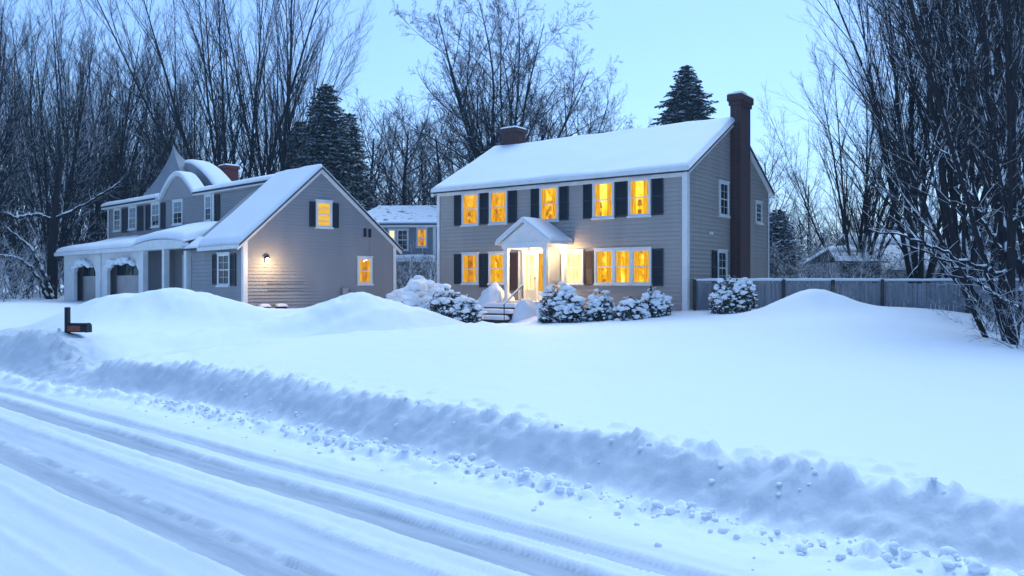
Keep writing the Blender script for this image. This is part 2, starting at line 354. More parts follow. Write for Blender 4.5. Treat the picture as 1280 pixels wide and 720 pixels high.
def axis(segs):
    out = []
    for a, b, st in segs: out += list(np.arange(a, b, st))
    return np.array(out)
xs = axis([(-900, -200, 70), (-200, -60, 14), (-60, -26, 2), (-26, -15, .22), (-15, -12, .09), (-12, 8, .05), (8, 13, .09), (13, 22, .25), (22, 60, 2), (60, 200, 14), (200, 901, 70)])
ys = axis([(-300, -40, 40), (-40, 0, 4), (0, 4, .5), (4, 14, .05), (14, 22, .065), (22, 34, .14), (34, 60, .5), (60, 120, 4), (120, 400, 28), (400, 2500, 150)])
XX, YY = np.meshgrid(xs, ys)
ZZ, PK_SHADE = ground(XX, YY)
nx, ny = len(xs), len(ys); idx = np.arange(nx * ny).reshape(ny, nx)
Q = np.stack([idx[:-1, :-1], idx[:-1, 1:], idx[1:, 1:], idx[1:, :-1]], -1).reshape(-1, 4)
g = np_mesh('snowy_ground', np.stack([XX, YY, ZZ], -1).reshape(-1, 3), Q, M['snow_ground'], attr=('packed_and_shade', PK_SHADE))
tag(g, 'deep snow over lawns and the rutted plowed road', kind='structure')

# loose clods spilled along the plowed edge
def ico_unit():
    import bmesh
    bm = bmesh.new(); bmesh.ops.create_icosphere(bm, subdivisions=2, radius=1)
    V = np.array([v.co[:] for v in bm.verts]); F = np.array([[v.index for v in f.verts] for f in bm.faces]); bm.free(); return V, F
IV, IF = ico_unit()
def blobs(centers, radii, squash=(.9, 1.1), seed=0, jag=.28):
    rg = np.random.default_rng(seed); Vs = []; Fs = []; b = 0
    for c, r in zip(centers, radii):
        a = rg.normal(size=(3, 3)) * 2.2; ph = rg.uniform(0, 6, 3)
        d = 1 + jag * (np.sin(IV @ a[0] + ph[0]) * .5 + np.sin(IV @ a[1] * 1.7 + ph[1]) * .3)
        s = np.array([rg.uniform(.8, 1.25), rg.uniform(.8, 1.25), rg.uniform(*squash)])
        Vs.append(IV * d[:, None] * s * r + np.array(c)); Fs.append(IF + b); b += len(IV)
    return np.concatenate(Vs), np.concatenate(Fs)
rg = np.random.default_rng(5)
cs = []; rs = []
for k in range(1100):
    t = rg.uniform(-31, 1.5); q = 7.55 + rg.normal() * .14 if rg.random() < .86 else rg.uniform(6.7, 8.7)
    s = q * 1.416; x = (s + 1.05 * t) / 2.0; y = x - t
    if y < 4.5 or (t < -24 and q > 7.3): continue
    r = min(.055, .014 + rg.exponential(.019)); r = min(r, .03) if q > 7.95 else r
    if 6.0 < q < 7.3: r *= .6
    cs.append((x, y, 0)); rs.append(r)
cs = np.array(cs); rs = np.array(rs); cs[:, 2] = ground(cs[:, 0], cs[:, 1])[0] + rs * .25
V, F_ = blobs(cs, rs, (.6, .95), 3)
tag(np_mesh('snow_clods', V, F_, M['snow']), 'loose clods of snow spilled along the foot of the plowed bank', 'snow clods', kind='stuff')

# ------------------------------------------------------------------ snow slab lying on a roof patch
def slab(fn, nu, nv, th, ed=.25, seed=0, rough=.03, topfn=None):
    """fn(u,v)->point on roof; snow of thickness th with rounded edges"""
    us = np.unique(np.concatenate([np.linspace(0, 1, nu), np.array([.004, .012, .03, .97, .988, .996])])); vs = np.unique(np.concatenate([np.linspace(0, 1, nv), np.array([.01, .03, .06, .94, .97, .99])]))
    P = np.array([[fn(u, v) for u in us] for v in vs], float)
    lu = np.linalg.norm(P[0, -1] - P[0, 0]); lv = np.linalg.norm(P[-1, 0] - P[0, 0])
    U, Vv = np.meshgrid(us, vs); d = np.minimum(np.minimum(U, 1 - U) * lu, np.minimum(Vv, 1 - Vv) * lv)
    pr = np.sqrt(np.clip(1 - (1 - np.clip(d / ed, 0, 1)) ** 2, 0, 1))
    h = th * pr * (1 + rough * 4 * fbm(P[..., 0] * .8 + seed, P[..., 1] * .8, 3, seed)) + .004
    if topfn is not None: h = h * topfn(U, Vv)
    T = P.copy(); T[..., 2] += h
    # ragged outline
    m = len(vs); n = len(us); idx = np.arange(m * n).reshape(m, n)
    Q = [np.stack([idx[:-1, :-1], idx[:-1, 1:], idx[1:, 1:], idx[1:, :-1]], -1).reshape(-1, 4)]
    B = P.copy(); V = np.concatenate([T.reshape(-1, 3), B.reshape(-1, 3)]); o = m * n
    Q.append(Q[0][:, ::-1] + o)
    for ring in (idx[0], idx[-1], idx[:, 0], idx[:, -1]):
        Q.append(np.stack([ring[:-1], ring[1:], ring[1:] + o, ring[:-1] + o], -1))
    return V, np.concatenate(Q)
def quadfn(p00, p10, p11, p01):
    p00, p10, p11, p01 = map(np.array, (p00, p10, p11, p01))
    return lambda u, v: (p00 * (1 - u) + p10 * u) * (1 - v) + (p01 * (1 - u) + p11 * u) * v
def roof_snow(name, parent, c, th, ed=.25, nu=30, nv=14, seed=0, base=.0, topfn=None, rough=.07):
    c = [tuple(Vector(p) + Vector((0, 0, base))) for p in c]
    V, Q = slab(quadfn(*c), nu, nv, th, ed, seed, rough, topfn)
    return np_mesh(name, V, Q, M['snow'], parent)
def roof_plane(parent, c, th=.12, name='roof'):
    mb = MB(); mb.hexa([(x, y, z - th) for x, y, z in c] + list(c)); return mb.build(name, M['roofing'], parent)

# ------------------------------------------------------------------ clapboard wall
def clap(mb, fr, ext, z0, z1, rowh=.17, o=0.):
    """ext(z)->list of (a0,a1) intervals; each board a slanted strip with a shadow lip"""
    z = z0
    while z < z1 - .01:
        zt = min(z + rowh, z1)
        A = ext(z); B = ext(zt)
        a0, a1 = A; b0, b1 = B
        if b1 - b0 < .02: b0 = b1 = (b0 + b1) / 2; b1 += .01
        P = [fr(a0, z, o + .022), fr(a1, z, o + .022), fr(b1, zt, o - .024), fr(b0, zt, o - .024), fr(a0, z, o - .026), fr(a1, z, o - .026)]
        mb.add(P, [(0, 1, 2, 3), (4, 5, 1, 0)])
        z = zt

# ------------------------------------------------------------------ windows
WCOUNT = [0]
def window(house, fr, a0, a1, h0, h1, kind, name='window', cols=2, rows=2, snow=True, nsash=1, label=None, muntin=None, trim=.075):
    """frame, glass and what stands behind it; lies on the wall plane and stands proud of it"""
    if a0 > a1: a0, a1 = a1, a0
    if muntin is None: muntin = kind in ('dark', 'teal', 'blind')
    mb = MB(); T = trim
    mb.box(fr, a0, a0 + T, h0, h1, .0, .085); mb.box(fr, a1 - T, a1, h0, h1, 0, .085)
    mb.box(fr, a0 + T, a1 - T, h1 - T, h1, 0, .082); mb.box(fr, a0 + T, a1 - T, h0, h0 + T * .8, 0, .082)
    w = mb.build(name, M['trim'], house, bevel=.008)
    if label: w['label'] = label
    sb = MB(); sb.box(fr, a0 - .04, a1 + .04, h0 - .05, h0 - .002, 0, .13); sb.build('sill', M['trim'], w)
    sb = MB(); sb.box(fr, a0 - .03, a1 + .03, h1 + .002, h1 + .05, 0, .11); sb.build('window_head', M['trim'], w)
    i0, i1, j0, j1 = a0 + T, a1 - T, h0 + T * .8, h1 - T
    bk = {'lit': 'room', 'dim': 'room_dim', 'curtain': 'room', 'bright': 'curtain_pale', 'dark': 'glass', 'teal': 'room_cool', 'blind': 'blind'}[kind]
    if kind in ('dark', 'teal'):
        MB().box(fr, i0, i1, j0, j1, .024, .034).build('pane', M['glass'], w)
        if kind == 'teal':
            MB().box(fr, i0 + .02, i1 - .02, j0 + (j1 - j0) * .52, j1 - .02, .036, .040).build('blind', vary(new_mat('cloth_blind', rough=.8), (.20, .26, .28), (.28, .34, .36), 2) if 'cb' not in M else M['cb'], w)
    else:
        if kind == 'lit': bk = ('room_b', 'room_b', 'room', 'room_c', 'room_c')[WCOUNT[0] % 5]; WCOUNT[0] += 1
        MB().box(fr, i0, i1, j0, j1, .0225, .026).build('lit_interior', M[bk], w)
        if kind in ('curtain', 'lit', 'dim'):
            cw = (i1 - i0) * (.30 if kind != 'curtain' else .36)
            for s_, e_ in ((i0, i0 + cw), (i1 - cw, i1)):
                nn = 12; top = []; V = []; Fq = []
                for k in range(nn + 1):
                    a = s_ + (e_ - s_) * k / nn; o = .036 + .005 * math.sin(k * 1.9)
                    V += [fr(a, j0 + (.02 if kind == 'curtain' else (j1 - j0) * .02), o), fr(a, j1, o)]
                    if k: Fq.append((2 * k - 2, 2 * k, 2 * k + 1, 2 * k - 1))
                mbc = MB(); mbc.add(V, Fq); mbc.build('curtain', M['curtain'], w)
        if kind in ('lit', 'dim'):
            # lamp and furniture outline on the inner sill
            c = random.uniform(i0 + .28 * (i1 - i0), i1 - .3 * (i1 - i0)); wd = (i1 - i0)
            mf = MB(); mf.box(fr, c - wd * .10, c + wd * .10, j0, j0 + (j1 - j0) * .16, .030, .034); mf.box(fr, c - .012, c + .012, j0 + (j1 - j0) * .16, j0 + (j1 - j0) * .26, .030, .034)
            mf.prism(fr, [(c - wd * .13, j0 + (j1 - j0) * .26), (c + wd * .13, j0 + (j1 - j0) * .26), (c + wd * .07, j0 + (j1 - j0) * .44), (c - wd * .07, j0 + (j1 - j0) * .44)], .030, .034)
            mf.build('table_lamp', M['room_dim'], w)
        MB().box(fr, i0, i1, j0, j1, .046, .049).build('pane', M['pane'], w)
    ms = MB(); mid = (j0 + j1) / 2
    ms.box(fr, i0, i1, mid - .022, mid + .022, .040, .068)
    ms.box(fr, i0, i0 + .03, j0, j1, .040, .064); ms.box(fr, i1 - .03, i1, j0, j1, .040, .064); ms.box(fr, i0 + .03, i1 - .03, j1 - .03, j1, .040, .064); ms.box(fr, i0 + .03, i1 - .03, j0, j0 + .035, .040, .064)
    if muntin:
        for c in range(1, cols):
            a = i0 + (i1 - i0) * c / cols
            ms.box(fr, a - .007, a + .007, mid + .022, j1 - .03, .050, .060); ms.box(fr, a - .007, a + .007, j0 + .035, mid - .022, .050, .060)
        for hh in ((j0 + mid) / 2, (mid + j1) / 2): ms.box(fr, i0 + .03, i1 - .03, hh - .007, hh + .007, .051, .059)
    ms.build('sash', M['trim'], w)
    if snow:
        V, Q = slab(quadfn(fr(a0 - .03, h0 + .0, .13), fr(a1 + .03, h0, .13), fr(a1 + .03, h0, .088), fr(a0 - .03, h0, .088)), 10, 4, .035, .03, 3)
        np_mesh('sill_snow', V, Q, M['snow'], None).parent = w
        o = COL.objects[-1]; me = o.data
        off = Vector(house.location) 
        for v in me.vertices: v.co -= off
    return w
def shutter(house, fr, a0, a1, h0, h1, mat='shutter'):
    if a0 > a1: a0, a1 = a1, a0
    mb = MB(); t = .05; o1 = .055
    mb.box(fr, a0, a0 + t, h0, h1, .024, o1); mb.box(fr, a1 - t, a1, h0, h1, .024, o1)
    m = (h0 + h1) / 2
    for x0, x1 in ((h0, h0 + t * 1.4), (m - t * .6, m + t * .6), (h1 - t * 1.2, h1)): mb.box(fr, a0 + t, a1 - t, x0, x1, .024, o1 - .004)
    z = h0 + t * 1.4
    while z < h1 - t * 1.2 - .03:
        P = [fr(a0 + t, z, .026), fr(a1 - t, z, .026), fr(a1 - t, z, .048), fr(a0 + t, z, .048), fr(a0 + t, z + .045, .026), fr(a1 - t, z + .045, .026), fr(a1 - t, z + .03, .032), fr(a0 + t, z + .03, .032)]
        mb.hexa(P); z += .055
    mb.box(fr, a0 + t, a1 - t, h0, h1, .022, .0255)
    o = mb.build('shutter', M[mat], house)
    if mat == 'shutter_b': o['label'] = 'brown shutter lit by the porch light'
    return o

def flat(poly_fn): return poly_fn

# ================================================================== MAIN HOUSE
O1 = (-3.53, 39.1); A1 = (.807, -.591); N1 = (-.591, -.807)
W1, D1 = 12.72, 9.28
ZE, ZR = 7.0, 9.55; ZB = 1.0
house = thing('colonial_house', (1.6, 35.4, ZB), 'two storey grey clapboard house with lit windows, black shutters and snowy roof', 'house')
F1 = frame(O1, A1, N1)
O2 = (O1[0] + W1 * A1[0], O1[1] + W1 * A1[1]); B1 = (.591, .807)
S1 = frame(O2, B1, (.807, -.591))     # right gable side
SL = frame(O1, B1, (-.807, .591))     # left gable side
BK = frame((O1[0] + D1 * B1[0], O1[1] + D1 * B1[1]), A1, B1)
mb = MB()
core = [(0, ZB), (D1, ZB), (D1, ZE), (D1 / 2, ZR - .05), (0, ZE)]
P = []
core = [(.03, ZB), (D1 - .03, ZB), (D1 - .03, ZE - .03), (D1 / 2, ZR - .08), (.03, ZE - .03)]; mb.prism(S1, core, -.03, -W1 + .03)
clap(mb, F1, lambda z: (0, W1), ZB, ZE - .25)
def gext(z):
    if z <= ZE: return (0, D1)
    k = (z - ZE) / (ZR - ZE) * D1 / 2; return (k, D1 - k)
clap(mb, S1, gext, ZB, ZR - .12)
clap(mb, SL, gext, ZB, ZR - .12)
mb.build('wall', M['siding'], house)
# trim: corner boards, frieze, rakes, soffit
mb = MB()
mb.box(F1, -.03, .13, ZB, ZE - .24, .024, .05); mb.box(F1, W1 - .17, W1 + .05, ZB, ZE - .24, .024, .052)
mb.box(S1, -.05, .17, ZB, ZE - .02, .024, .05); mb.box(S1, D1 - .14, D1 + .03, ZB, ZE - .02, .024, .05)
mb.box(F1, -.03, W1 + .05, ZE - .34, ZE - .02, .0, .062)
mb.build_each('corner_board', M['trim'], house, bevel=.006)
ov = .32; sl = (ZR - ZE) / (D1 / 2)
mb = MB(); mb.box(F1, -.18, W1 + .18, ZE - .16, ZE + .02, .062, ov); mb.build('eave_fascia', M['trim'], house, bevel=.01)
mb = MB()
for fr_, s_ in ((S1, 1), (SL, 1)):
    for (d0, z0), (d1, z1) in (((-ov, ZE - ov * sl), (D1 / 2, ZR)), ((D1 + ov, ZE - ov * sl), (D1 / 2, ZR))):
        P = [(d0, z0 - .20), (d1, z1 - .20), (d1, z1 - .005), (d0, z0 - .005)]
        mb.prism(fr_, P, .0235, .16)
mb.build_each('rake_board', M['trim'], house)
def rp(d, z, a): return S1(d, z, a)     # a measured outward from right gable (+) ; -W1 at left
RO = .22
front_c = [rp(-ov, ZE - ov * sl + .02, -W1 - RO), rp(-ov, ZE - ov * sl + .02, RO), rp(D1 / 2, ZR + .02, RO), rp(D1 / 2, ZR + .02, -W1 - RO)]
back_c = [rp(D1 + ov, ZE - ov * sl + .02, RO), rp(D1 + ov, ZE - ov * sl + .02, -W1 - RO), rp(D1 / 2, ZR + .02, -W1 - RO), rp(D1 / 2, ZR + .02, RO)]
r1 = roof_plane(house, front_c, .07); r2 = roof_plane(house, back_c, .07, 'roof')
roof_snow('roof_snow', house, front_c, .20, .22, 60, 24, 2, .004)
roof_snow('roof_snow', house, back_c, .20, .22, 40, 20, 4, .004)
# windows upstairs
for a0, a1, knd in ((1.52, 2.52, 'lit'), (3.13, 4.15, 'lit'), (5.90, 6.88, 'lit'), (8.56, 9.57, 'lit'), (10.22, 11.22, 'lit')):
    window(house, F1, a0, a1, 5.21, 6.72, knd)
for a0, a1 in ((1.03, 1.46), (2.58, 3.07), (4.19, 4.66), (5.42, 5.86), (6.92, 7.36), (8.09, 8.52), (9.61, 10.18), (11.26, 11.75)):
    shutter(house, F1, a0, a1, 5.22, 6.71)
# downstairs
window(house, F1, 1.52, 2.50, 2.50, 3.92, 'dim'); window(house, F1, 3.10, 4.02, 2.50, 3.92, 'curtain')
shutter(house, F1, 1.03, 1.48, 2.5, 3.9); shutter(house, F1, 2.54, 3.06, 2.35, 3.88)
shutter(house, F1, 4.15, 4.70, 2.2, 3.9, 'shutter_b')
window(house, F1, 7.18, 8.12, 2.50, 3.90, 'bright')
shutter(house, F1, 8.15, 8.58, 2.45, 3.88, 'shutter_b')
for a0, a1 in ((8.66, 9.56), (9.56, 10.37), (10.37, 11.25)):
    window(house, F1, a0, a1, 2.48, 3.93, 'curtain')
shutter(house, F1, 11.28, 11.75, 2.42, 3.9)
# gable side windows (dark)
window(house, S1, 3.15, 4.15, 5.35, 6.8, 'dark'); window(house, S1, 2.95, 3.95, 2.45, 3.9, 'dark')
shutter(house, S1, 2.42, 2.92, 2.5, 3.88)
window(house, S1, 7.45, 8.25, 5.3, 6.3, 'dark')
# little vent hood
mb = MB(); mb.box(S1, 2.1, 2.3, 4.5, 4.62, .024, .14); mb.build('vent_hood', M['trim'], house, bevel=.02)
# big chimney on the gable
mb = MB(); c0, c1 = 4.45, 5.65
mb.box(S1, c0, c1, ZB, 10.15, .0, .46); mb.box(S1, c0 - .07, c1 + .07, 10.15, 10.33, -.05, .51); mb.box(S1, c0 - .13, c1 + .13, 10.33, 10.62, -.10, .56)
ch = mb.build('chimney', M['brick'], house, bevel=.012)
mb = MB(); mb.box(S1, 4.75, 5.35, 10.62, 10.80, .05, .40); mb.build('flue', M['metal_grey'], ch)
V, Q = slab(quadfn(S1(c0 - .12, 10.62, .55), S1(c1 + .12, 10.62, .55), S1(c1 + .12, 10.62, -.08), S1(c0 - .12, 10.62, -.08)), 12, 10, .08, .1, 5)
o = np_mesh('chimney_snow', V - np.array(house.location), Q, M['snow']); o.parent = ch
# small chimney at the far end of the ridge
mb = MB(); ctr = D1 / 2 + .3
mb.box(S1, ctr - .45, ctr + .45, ZR - 1.0, ZR + .78, -W1 + .4, -W1 + 1.3); mb.box(S1, ctr - .52, ctr + .52, ZR + .78, ZR + .98, -W1 + .33, -W1 + 1.37)
sc = mb.build('chimney', M['brick'], house, bevel=.012); sc['label'] = 'short brick chimney at the far end of the ridge'
o = np_mesh('chimney_snow', slab(quadfn(S1(ctr - .5, ZR + .98, -W1 + .35), S1(ctr + .5, ZR + .98, -W1 + .35), S1(ctr + .5, ZR + .98, -W1 + 1.35), S1(ctr - .5, ZR + .98, -W1 + 1.35)), 8, 8, .10, .15, 6)[0] - np.array(house.location), slab(quadfn(S1(0, 0, 0), S1(1, 0, 0), S1(1, 0, 1), S1(0, 0, 1)), 8, 8, .1, .15, 6)[1], M['snow']); o.parent = sc

# ---- portico
PZ = 1.78; pa0, pa1, po = 5.02, 7.34, 1.62
portico = MB()
portico.box(F1, 4.7, 7.6, ZB - .3, PZ, .05, 1.85); pl_ = portico.build('porch_floor', M['trim'], house, bevel=.01)
def column(house, fr, a, o, z0, z1, w=.10):
    mb = MB(); mb.box(fr, a - w * .8, a + w * .8, z0 + .12, z1 - .10, o - w * .8, o + w * .8)
    mb.box(fr, a - w * 1.15, a + w * 1.15, z0, z0 + .12, o - w * 1.15, o + w * 1.15); mb.box(fr, a - w * 1.1, a + w * 1.1, z1 - .10, z1, o - w * 1.1, o + w * 1.1)
    return mb.build('column', M['trim'], house, bevel=.01)
for a in (5.20, 7.18): column(house, F1, a, po - .12, PZ, 4.0)
for a in (5.12, 7.18): column(house, F1, a, .13, PZ, 4.0, .08)
mb = MB(); mb.box(F1, pa0, pa1, 4.0, 4.27, po - .26, po + .02); mb.box(F1, pa0, pa0 + .24, 4.0, 4.27, .03, po - .26); mb.box(F1, pa1 - .24, pa1, 4.0, 4.27, .03, po - .26)
mb.box(F1, pa0 + .24, pa1 - .24, 4.16, 4.2, .03, po - .26)
mb.build('porch_beam', M['trim'], house, bevel=.01)
am = (pa0 + pa1) / 2; AZ = 5.20; el, er = 4.76, 7.60
mb = MB(); mb.prism(F1, [(pa0, 4.271), (pa1, 4.271), (am + .02, AZ - .16)], po - .20, po - .02)
mb.build('pediment', M['trim'], house)
pr = house
for sgn, e in ((-1, el), (1, er)):
    ez = 4.24
    P = [F1(e, ez, 0.03), F1(e, ez, po + .14), F1(am, AZ, po + .14), F1(am, AZ, .03)]
    mb = MB(); mb.hexa([(x, y, z - .09) for x, y, z in P] + P); mb.build('porch_roof', M['trim'], house)
    roof_snow('porch_roof_snow', house, P, .13, .10, 16, 20, 3 + sgn, .003)
# door, sidelight and transom
mb = MB(); mb.box(F1, 4.78, 4.90, PZ, 3.98, .024, .10); mb.box(F1, 5.74, 5.84, PZ, 3.98, .024, .10); mb.box(F1, 6.16, 6.28, PZ, 3.98, .024, .10); mb.box(F1, 4.90, 6.16, 3.86, 3.98, .024, .098)
mb.build('door_frame', M['trim'], house, bevel=.006)
mb = MB(); mb.box(F1, 4.90, 5.74, PZ + .02, 3.86, .026, .05); dr = mb.build('door', M['door'], house)
MB().box(F1, 5.02, 5.62, 2.25, 3.74, .052, .058).build('door_glass', M['curtain_pale'], dr)
mb = MB(); mb.box(F1, 5.31, 5.335, 2.25, 3.74, .059, .07); [mb.box(F1, 5.02, 5.62, z - .01, z + .01, .059, .069) for z in (2.75, 3.25)]; mb.build('door_muntin', M['trim'], dr)
MB().lathe(F1(5.68, 2.75, .09), [(.0, -.02), (.035, -.01), (.035, .02), (0, .03)], 10).build('handle', M['metal_dark'], dr)
mb = MB(); mb.box(F1, 5.86, 6.14, 2.2, 3.82, .030, .045); mb.build('sidelight', M['curtain'], house)
mb = MB(); mb.box(F1, 5.845, 6.155, PZ + .02, 2.19, .026, .05); mb.build('sidelight_panel', M['trim'], house)
mb = MB(); mb.box(F1, 6.42, 6.95, 2.6, 3.82, .024, .052); 
for k in range(12): mb.box(F1, 6.47, 6.90, 2.66 + k * .095, 2.72 + k * .095, .053, .062)
mb.build('porch_shutter', M['siding_far'], house)
# wall lantern by the bright window
def lantern(fr, a, h, label, name='wall_lantern', sc=1., parent=None):
    p = fr(a, h, .1); 
    t = thing(name, fr(a, h, .024), label, 'lantern')
    mb = MB(); mb.box(fr, a - .06 * sc, a + .06 * sc, h - .1 * sc, h + .12 * sc, .023, .045); mb.tube([fr(a, h + .06 * sc, .045), fr(a, h + .13 * sc, .09), fr(a, h + .12 * sc, .14)], .012, 6)
    mb.build('bracket', M['metal_dark'], t)
    MB().lathe(fr(a, h, .15), [(.0, -.13 * sc), (.045 * sc, -.12 * sc), (.06 * sc, .02 * sc), (.035 * sc, .05 * sc), (0, .06 * sc)], 10).build('bulb_glass', M['bulb'], t, smooth=True)
    MB().lathe(fr(a, h, .15), [(.11 * sc, .055 * sc), (.10 * sc, .07 * sc), (.03 * sc, .14 * sc), (0, .16 * sc)], 12).build('hood', M['metal_dark'], t)
    return t
def point(name, loc, energy, col, rad):
    l = bpy.data.lights.new(name, 'POINT'); l.energy = energy; l.color = col; l.shadow_soft_size = rad
    o = bpy.data.objects.new(name, l); COL.objects.link(o); o.location = loc; return o
# porch ceiling lamp
lp = thing('porch_ceiling_lamp', F1(6.1, 4.16, .85), 'small glowing lamp hanging under the front porch roof', 'lamp')
MB().lathe(F1(6.1, 4.05, .85), [(.0, -.10), (.07, -.08), (.09, 0), (.07, .06)], 12).build('lamp_glass', M['bulb'], lp, smooth=True)
MB().lathe(F1(6.1, 4.10, .85), [(.08, .01), (.09, .03), (.09, .06)], 12).build('lamp_base', M['metal_dark'], lp)
E_PORCH = 110
WC = (1., .66, .30)
def lightchild(parent, name, loc, e, rad=.09, col=WC):
    o = point(name, loc, e, col, rad); o.parent = parent; o.location = Vector(loc) - Vector(parent.location); return o
lightchild(lp, 'lamp_light', F1(6.1, 3.85, .85), E_PORCH, .10)
l2 = lantern(F1, 7.1, 3.95, 'glowing wall lantern at the right corner of the front porch')
lightchild(l2, 'lamp_light', F1(7.55, 3.80, .42), 45, .08)
# ---- front steps with snow on the treads
st = thing('front_steps', F1(5.4, 0.9, 2.4), 'dark wooden front steps with snow on every tread', 'steps')
o0 = 1.86
tops = [1.53, 1.29, 1.05]
for k, z in enumerate(tops):
    a_, o1_ = o0 + k * .42, o0 + (k + 1) * .42
    mb = MB(); mb.box(F1, 4.62, 6.22, .55, z - .05, a_ + .002, o1_ - .03); mb.box(F1, 4.58, 6.26, z - .05, z, a_ + .001, o1_ + .03)
    s_ = mb.build('step', M['wood_dark'], st, bevel=.008)
    V, Q = slab(quadfn(F1(4.6, z + .003, a_), F1(6.24, z + .003, a_), F1(6.24, z + .003, o1_ + .02), F1(4.6, z + .003, o1_ + .02)), 14, 8, .18, .08, 30 + k)
    o = np_mesh('tread_snow', V - np.array(st.location), Q, M['snow']); o.parent = s_
# handrail on the right of the steps
hr = thing('step_handrail', F1(6.3, 1.0, 2.6), 'dark handrail sloping down the right side of the front steps', 'handrail')
mb = MB(); pts = [F1(6.33, 2.45, 1.9), F1(6.33, 1.65, 3.25)]
mb.tube(pts, .02, 8); mb.build('rail', M['metal_dark'], hr)
for o_, z0_, z1_ in ((1.92, 1.3, 2.44), (3.2, .8, 1.68)):
    MB().tube([F1(6.33, z0_, o_), F1(6.33, z1_, o_)], .022, 6).build('post', M['metal_dark'], hr)
V, Q = slab(quadfn(F1(6.30, 2.48, 1.9), F1(6.36, 2.48, 1.9), F1(6.36, 1.68, 3.25), F1(6.30, 1.68, 3.25)), 5, 20, .06, .03, 9)
o = np_mesh('rail_snow', V, Q, M['snow'], hr)

# ================================================================== LEFT HOUSE
P0 = (-10.8, 33.0); UG = (.7373, .6756); VG = (-.6756, .7373)
cot = thing('cape_house', (-12.5, 37.5, 1.2), 'grey cape style house with attached two-bay garage, darkened windows and snowy roofs', 'house')
G = frame(P0, UG, (.6756, -.7373))          # gable wall, facing the main house
FC = frame(P0, VG, (-.7373, -.6756))        # lower front wall
GW = 7.31; EZ = 4.33; AP = 3.45; AZ2 = 7.52
mb = MB(); zb = .8
cg = [(.03, zb), (GW - .03, zb), (GW - .03, EZ - .03), (AP, AZ2 - .04), (.03, EZ - .03)]
mb.prism(G, cg, -.03, -5.4)
def cext(z):
    if z <= EZ: return (0, GW)
    k = (z - EZ) / (AZ2 - EZ); return (AP * k, GW - (GW - AP) * k)
clap(mb, G, cext, zb, AZ2 - .08, .14)
clap(mb, FC, lambda z: (0, 5.45), zb, EZ - .1, .17)
mb.build('wall', M['siding_left'], cot)
sF = (AZ2 - EZ) / AP; sB = (AZ2 - EZ) / (GW - AP); oe = .30
mb = MB()
mb.box(G, -.03, .14, zb, EZ - .03, .024, .05); mb.box(FC, -.05, .14, zb, EZ - .2, .024, .05); mb.box(G, GW - .13, GW + .03, zb, EZ - .03, .024, .05)
mb.box(FC, -.05, 5.4, EZ - .26, EZ - .04, .0, .05)
mb.build_each('corner_board', M['trim'], cot, bevel=.006)
mb = MB()
for (d0, z0), (d1, z1) in (((-oe, EZ - oe * sF), (AP, AZ2)), ((GW + oe, EZ - oe * sB), (AP, AZ2))):
    mb.prism(G, [(d0, z0 - .19), (d1, z1 - .22), (d1, z1), (d0, z0)], .0235, .13)
mb.build_each('rake_board', M['trim'], cot)
rl = 5.4
c_front = [G(-oe, EZ - oe * sF + .02, -4.0), G(-oe, EZ - oe * sF + .02, .2), G(AP, AZ2 + .02, .2), G(AP, AZ2 + .02, -4.0)]
c_back = [G(GW + oe, EZ - oe * sB + .02, .2), G(GW + oe, EZ - oe * sB + .02, -5.4), G(AP, AZ2 + .02, -5.4), G(AP, AZ2 + .02, .2)]
roof_plane(cot, c_front, .08); roof_plane(cot, c_back, .08)
roof_snow('roof_snow', cot, c_front, .24, .2, 24, 24, 12, .004); roof_snow('roof_snow', cot, c_back, .07, .2, 24, 24, 13, .004)
mb = MB(); mb.box(G, -oe - .03, -oe + .0, EZ - oe * sF - .13, EZ - oe * sF + .02, -4.0, .2); mb.build('gutter', M['trim'], cot)
# low strip of roof that carries the eave on to the porch
c_low = [G(-oe, EZ - oe * sF + .02, -5.6), G(-oe, EZ - oe * sF + .02, -4.003), G(.35, EZ + .25, -4.003), G(.35, EZ + .25, -5.6)]
roof_plane(cot, c_low, .08); roof_snow('roof_snow', cot, c_low, .08, .1, 10, 6, 14, .004)
window(cot, G, 3.20, 3.98, 4.93, 6.08, 'blind', cols=1); shutter(cot, G, 2.90, 3.18, 4.95, 6.03); shutter(cot, G, 4.0, 4.32, 4.95, 6.03)
window(cot, G, 5.27, 6.03, 2.48, 3.70, 'dim', cols=2)
window(cot, FC, 1.25, 2.45, 2.42, 3.78, 'dark'); shutter(cot, FC, .70, 1.22, 2.42, 3.76); shutter(cot, FC, 2.48, 3.05, 2.46, 3.78)
# vent louvres, meter, hose reel
mb = MB(); mb.box(G, 5.60, 5.72, 4.62, 5.0, .024, .06); mb.box(G, 5.85, 5.97, 4.6, 4.98, .024, .06); mb.build('vent', M['metal_dark'], cot)
mb = MB(); mb.tube([G(5.9, 4.6, .06), G(5.92, 4.2, .06), G(5.86, 3.72, .06)], .02, 6); mb.build('conduit', M['metal_grey'], cot)
mt = thing('electric_meter', G(4.6, 2.1, .05), 'grey utility meter with pipes low on the grey gable wall', 'meter')
MB().box(G, 4.45, 4.75, 1.95, 2.35, .024, .16).build('meter_box', M['metal_grey'], mt, bevel=.02)
mb = MB(); mb.tube([G(4.9, 1.2, .09), G(4.9, 2.3, .09), G(4.75, 2.3, .09)], .03, 8); mb.tube([G(4.3, 1.2, .09), G(4.3, 2.2, .09), G(4.45, 2.2, .09)], .02, 8); mb.build('pipe', M['metal_grey'], mt)
hb = thing('foundation_vents', G(1.0, 1.4, .05), 'pair of dark snow-topped boxes at the foot of the lamp-lit gable', 'boxes')
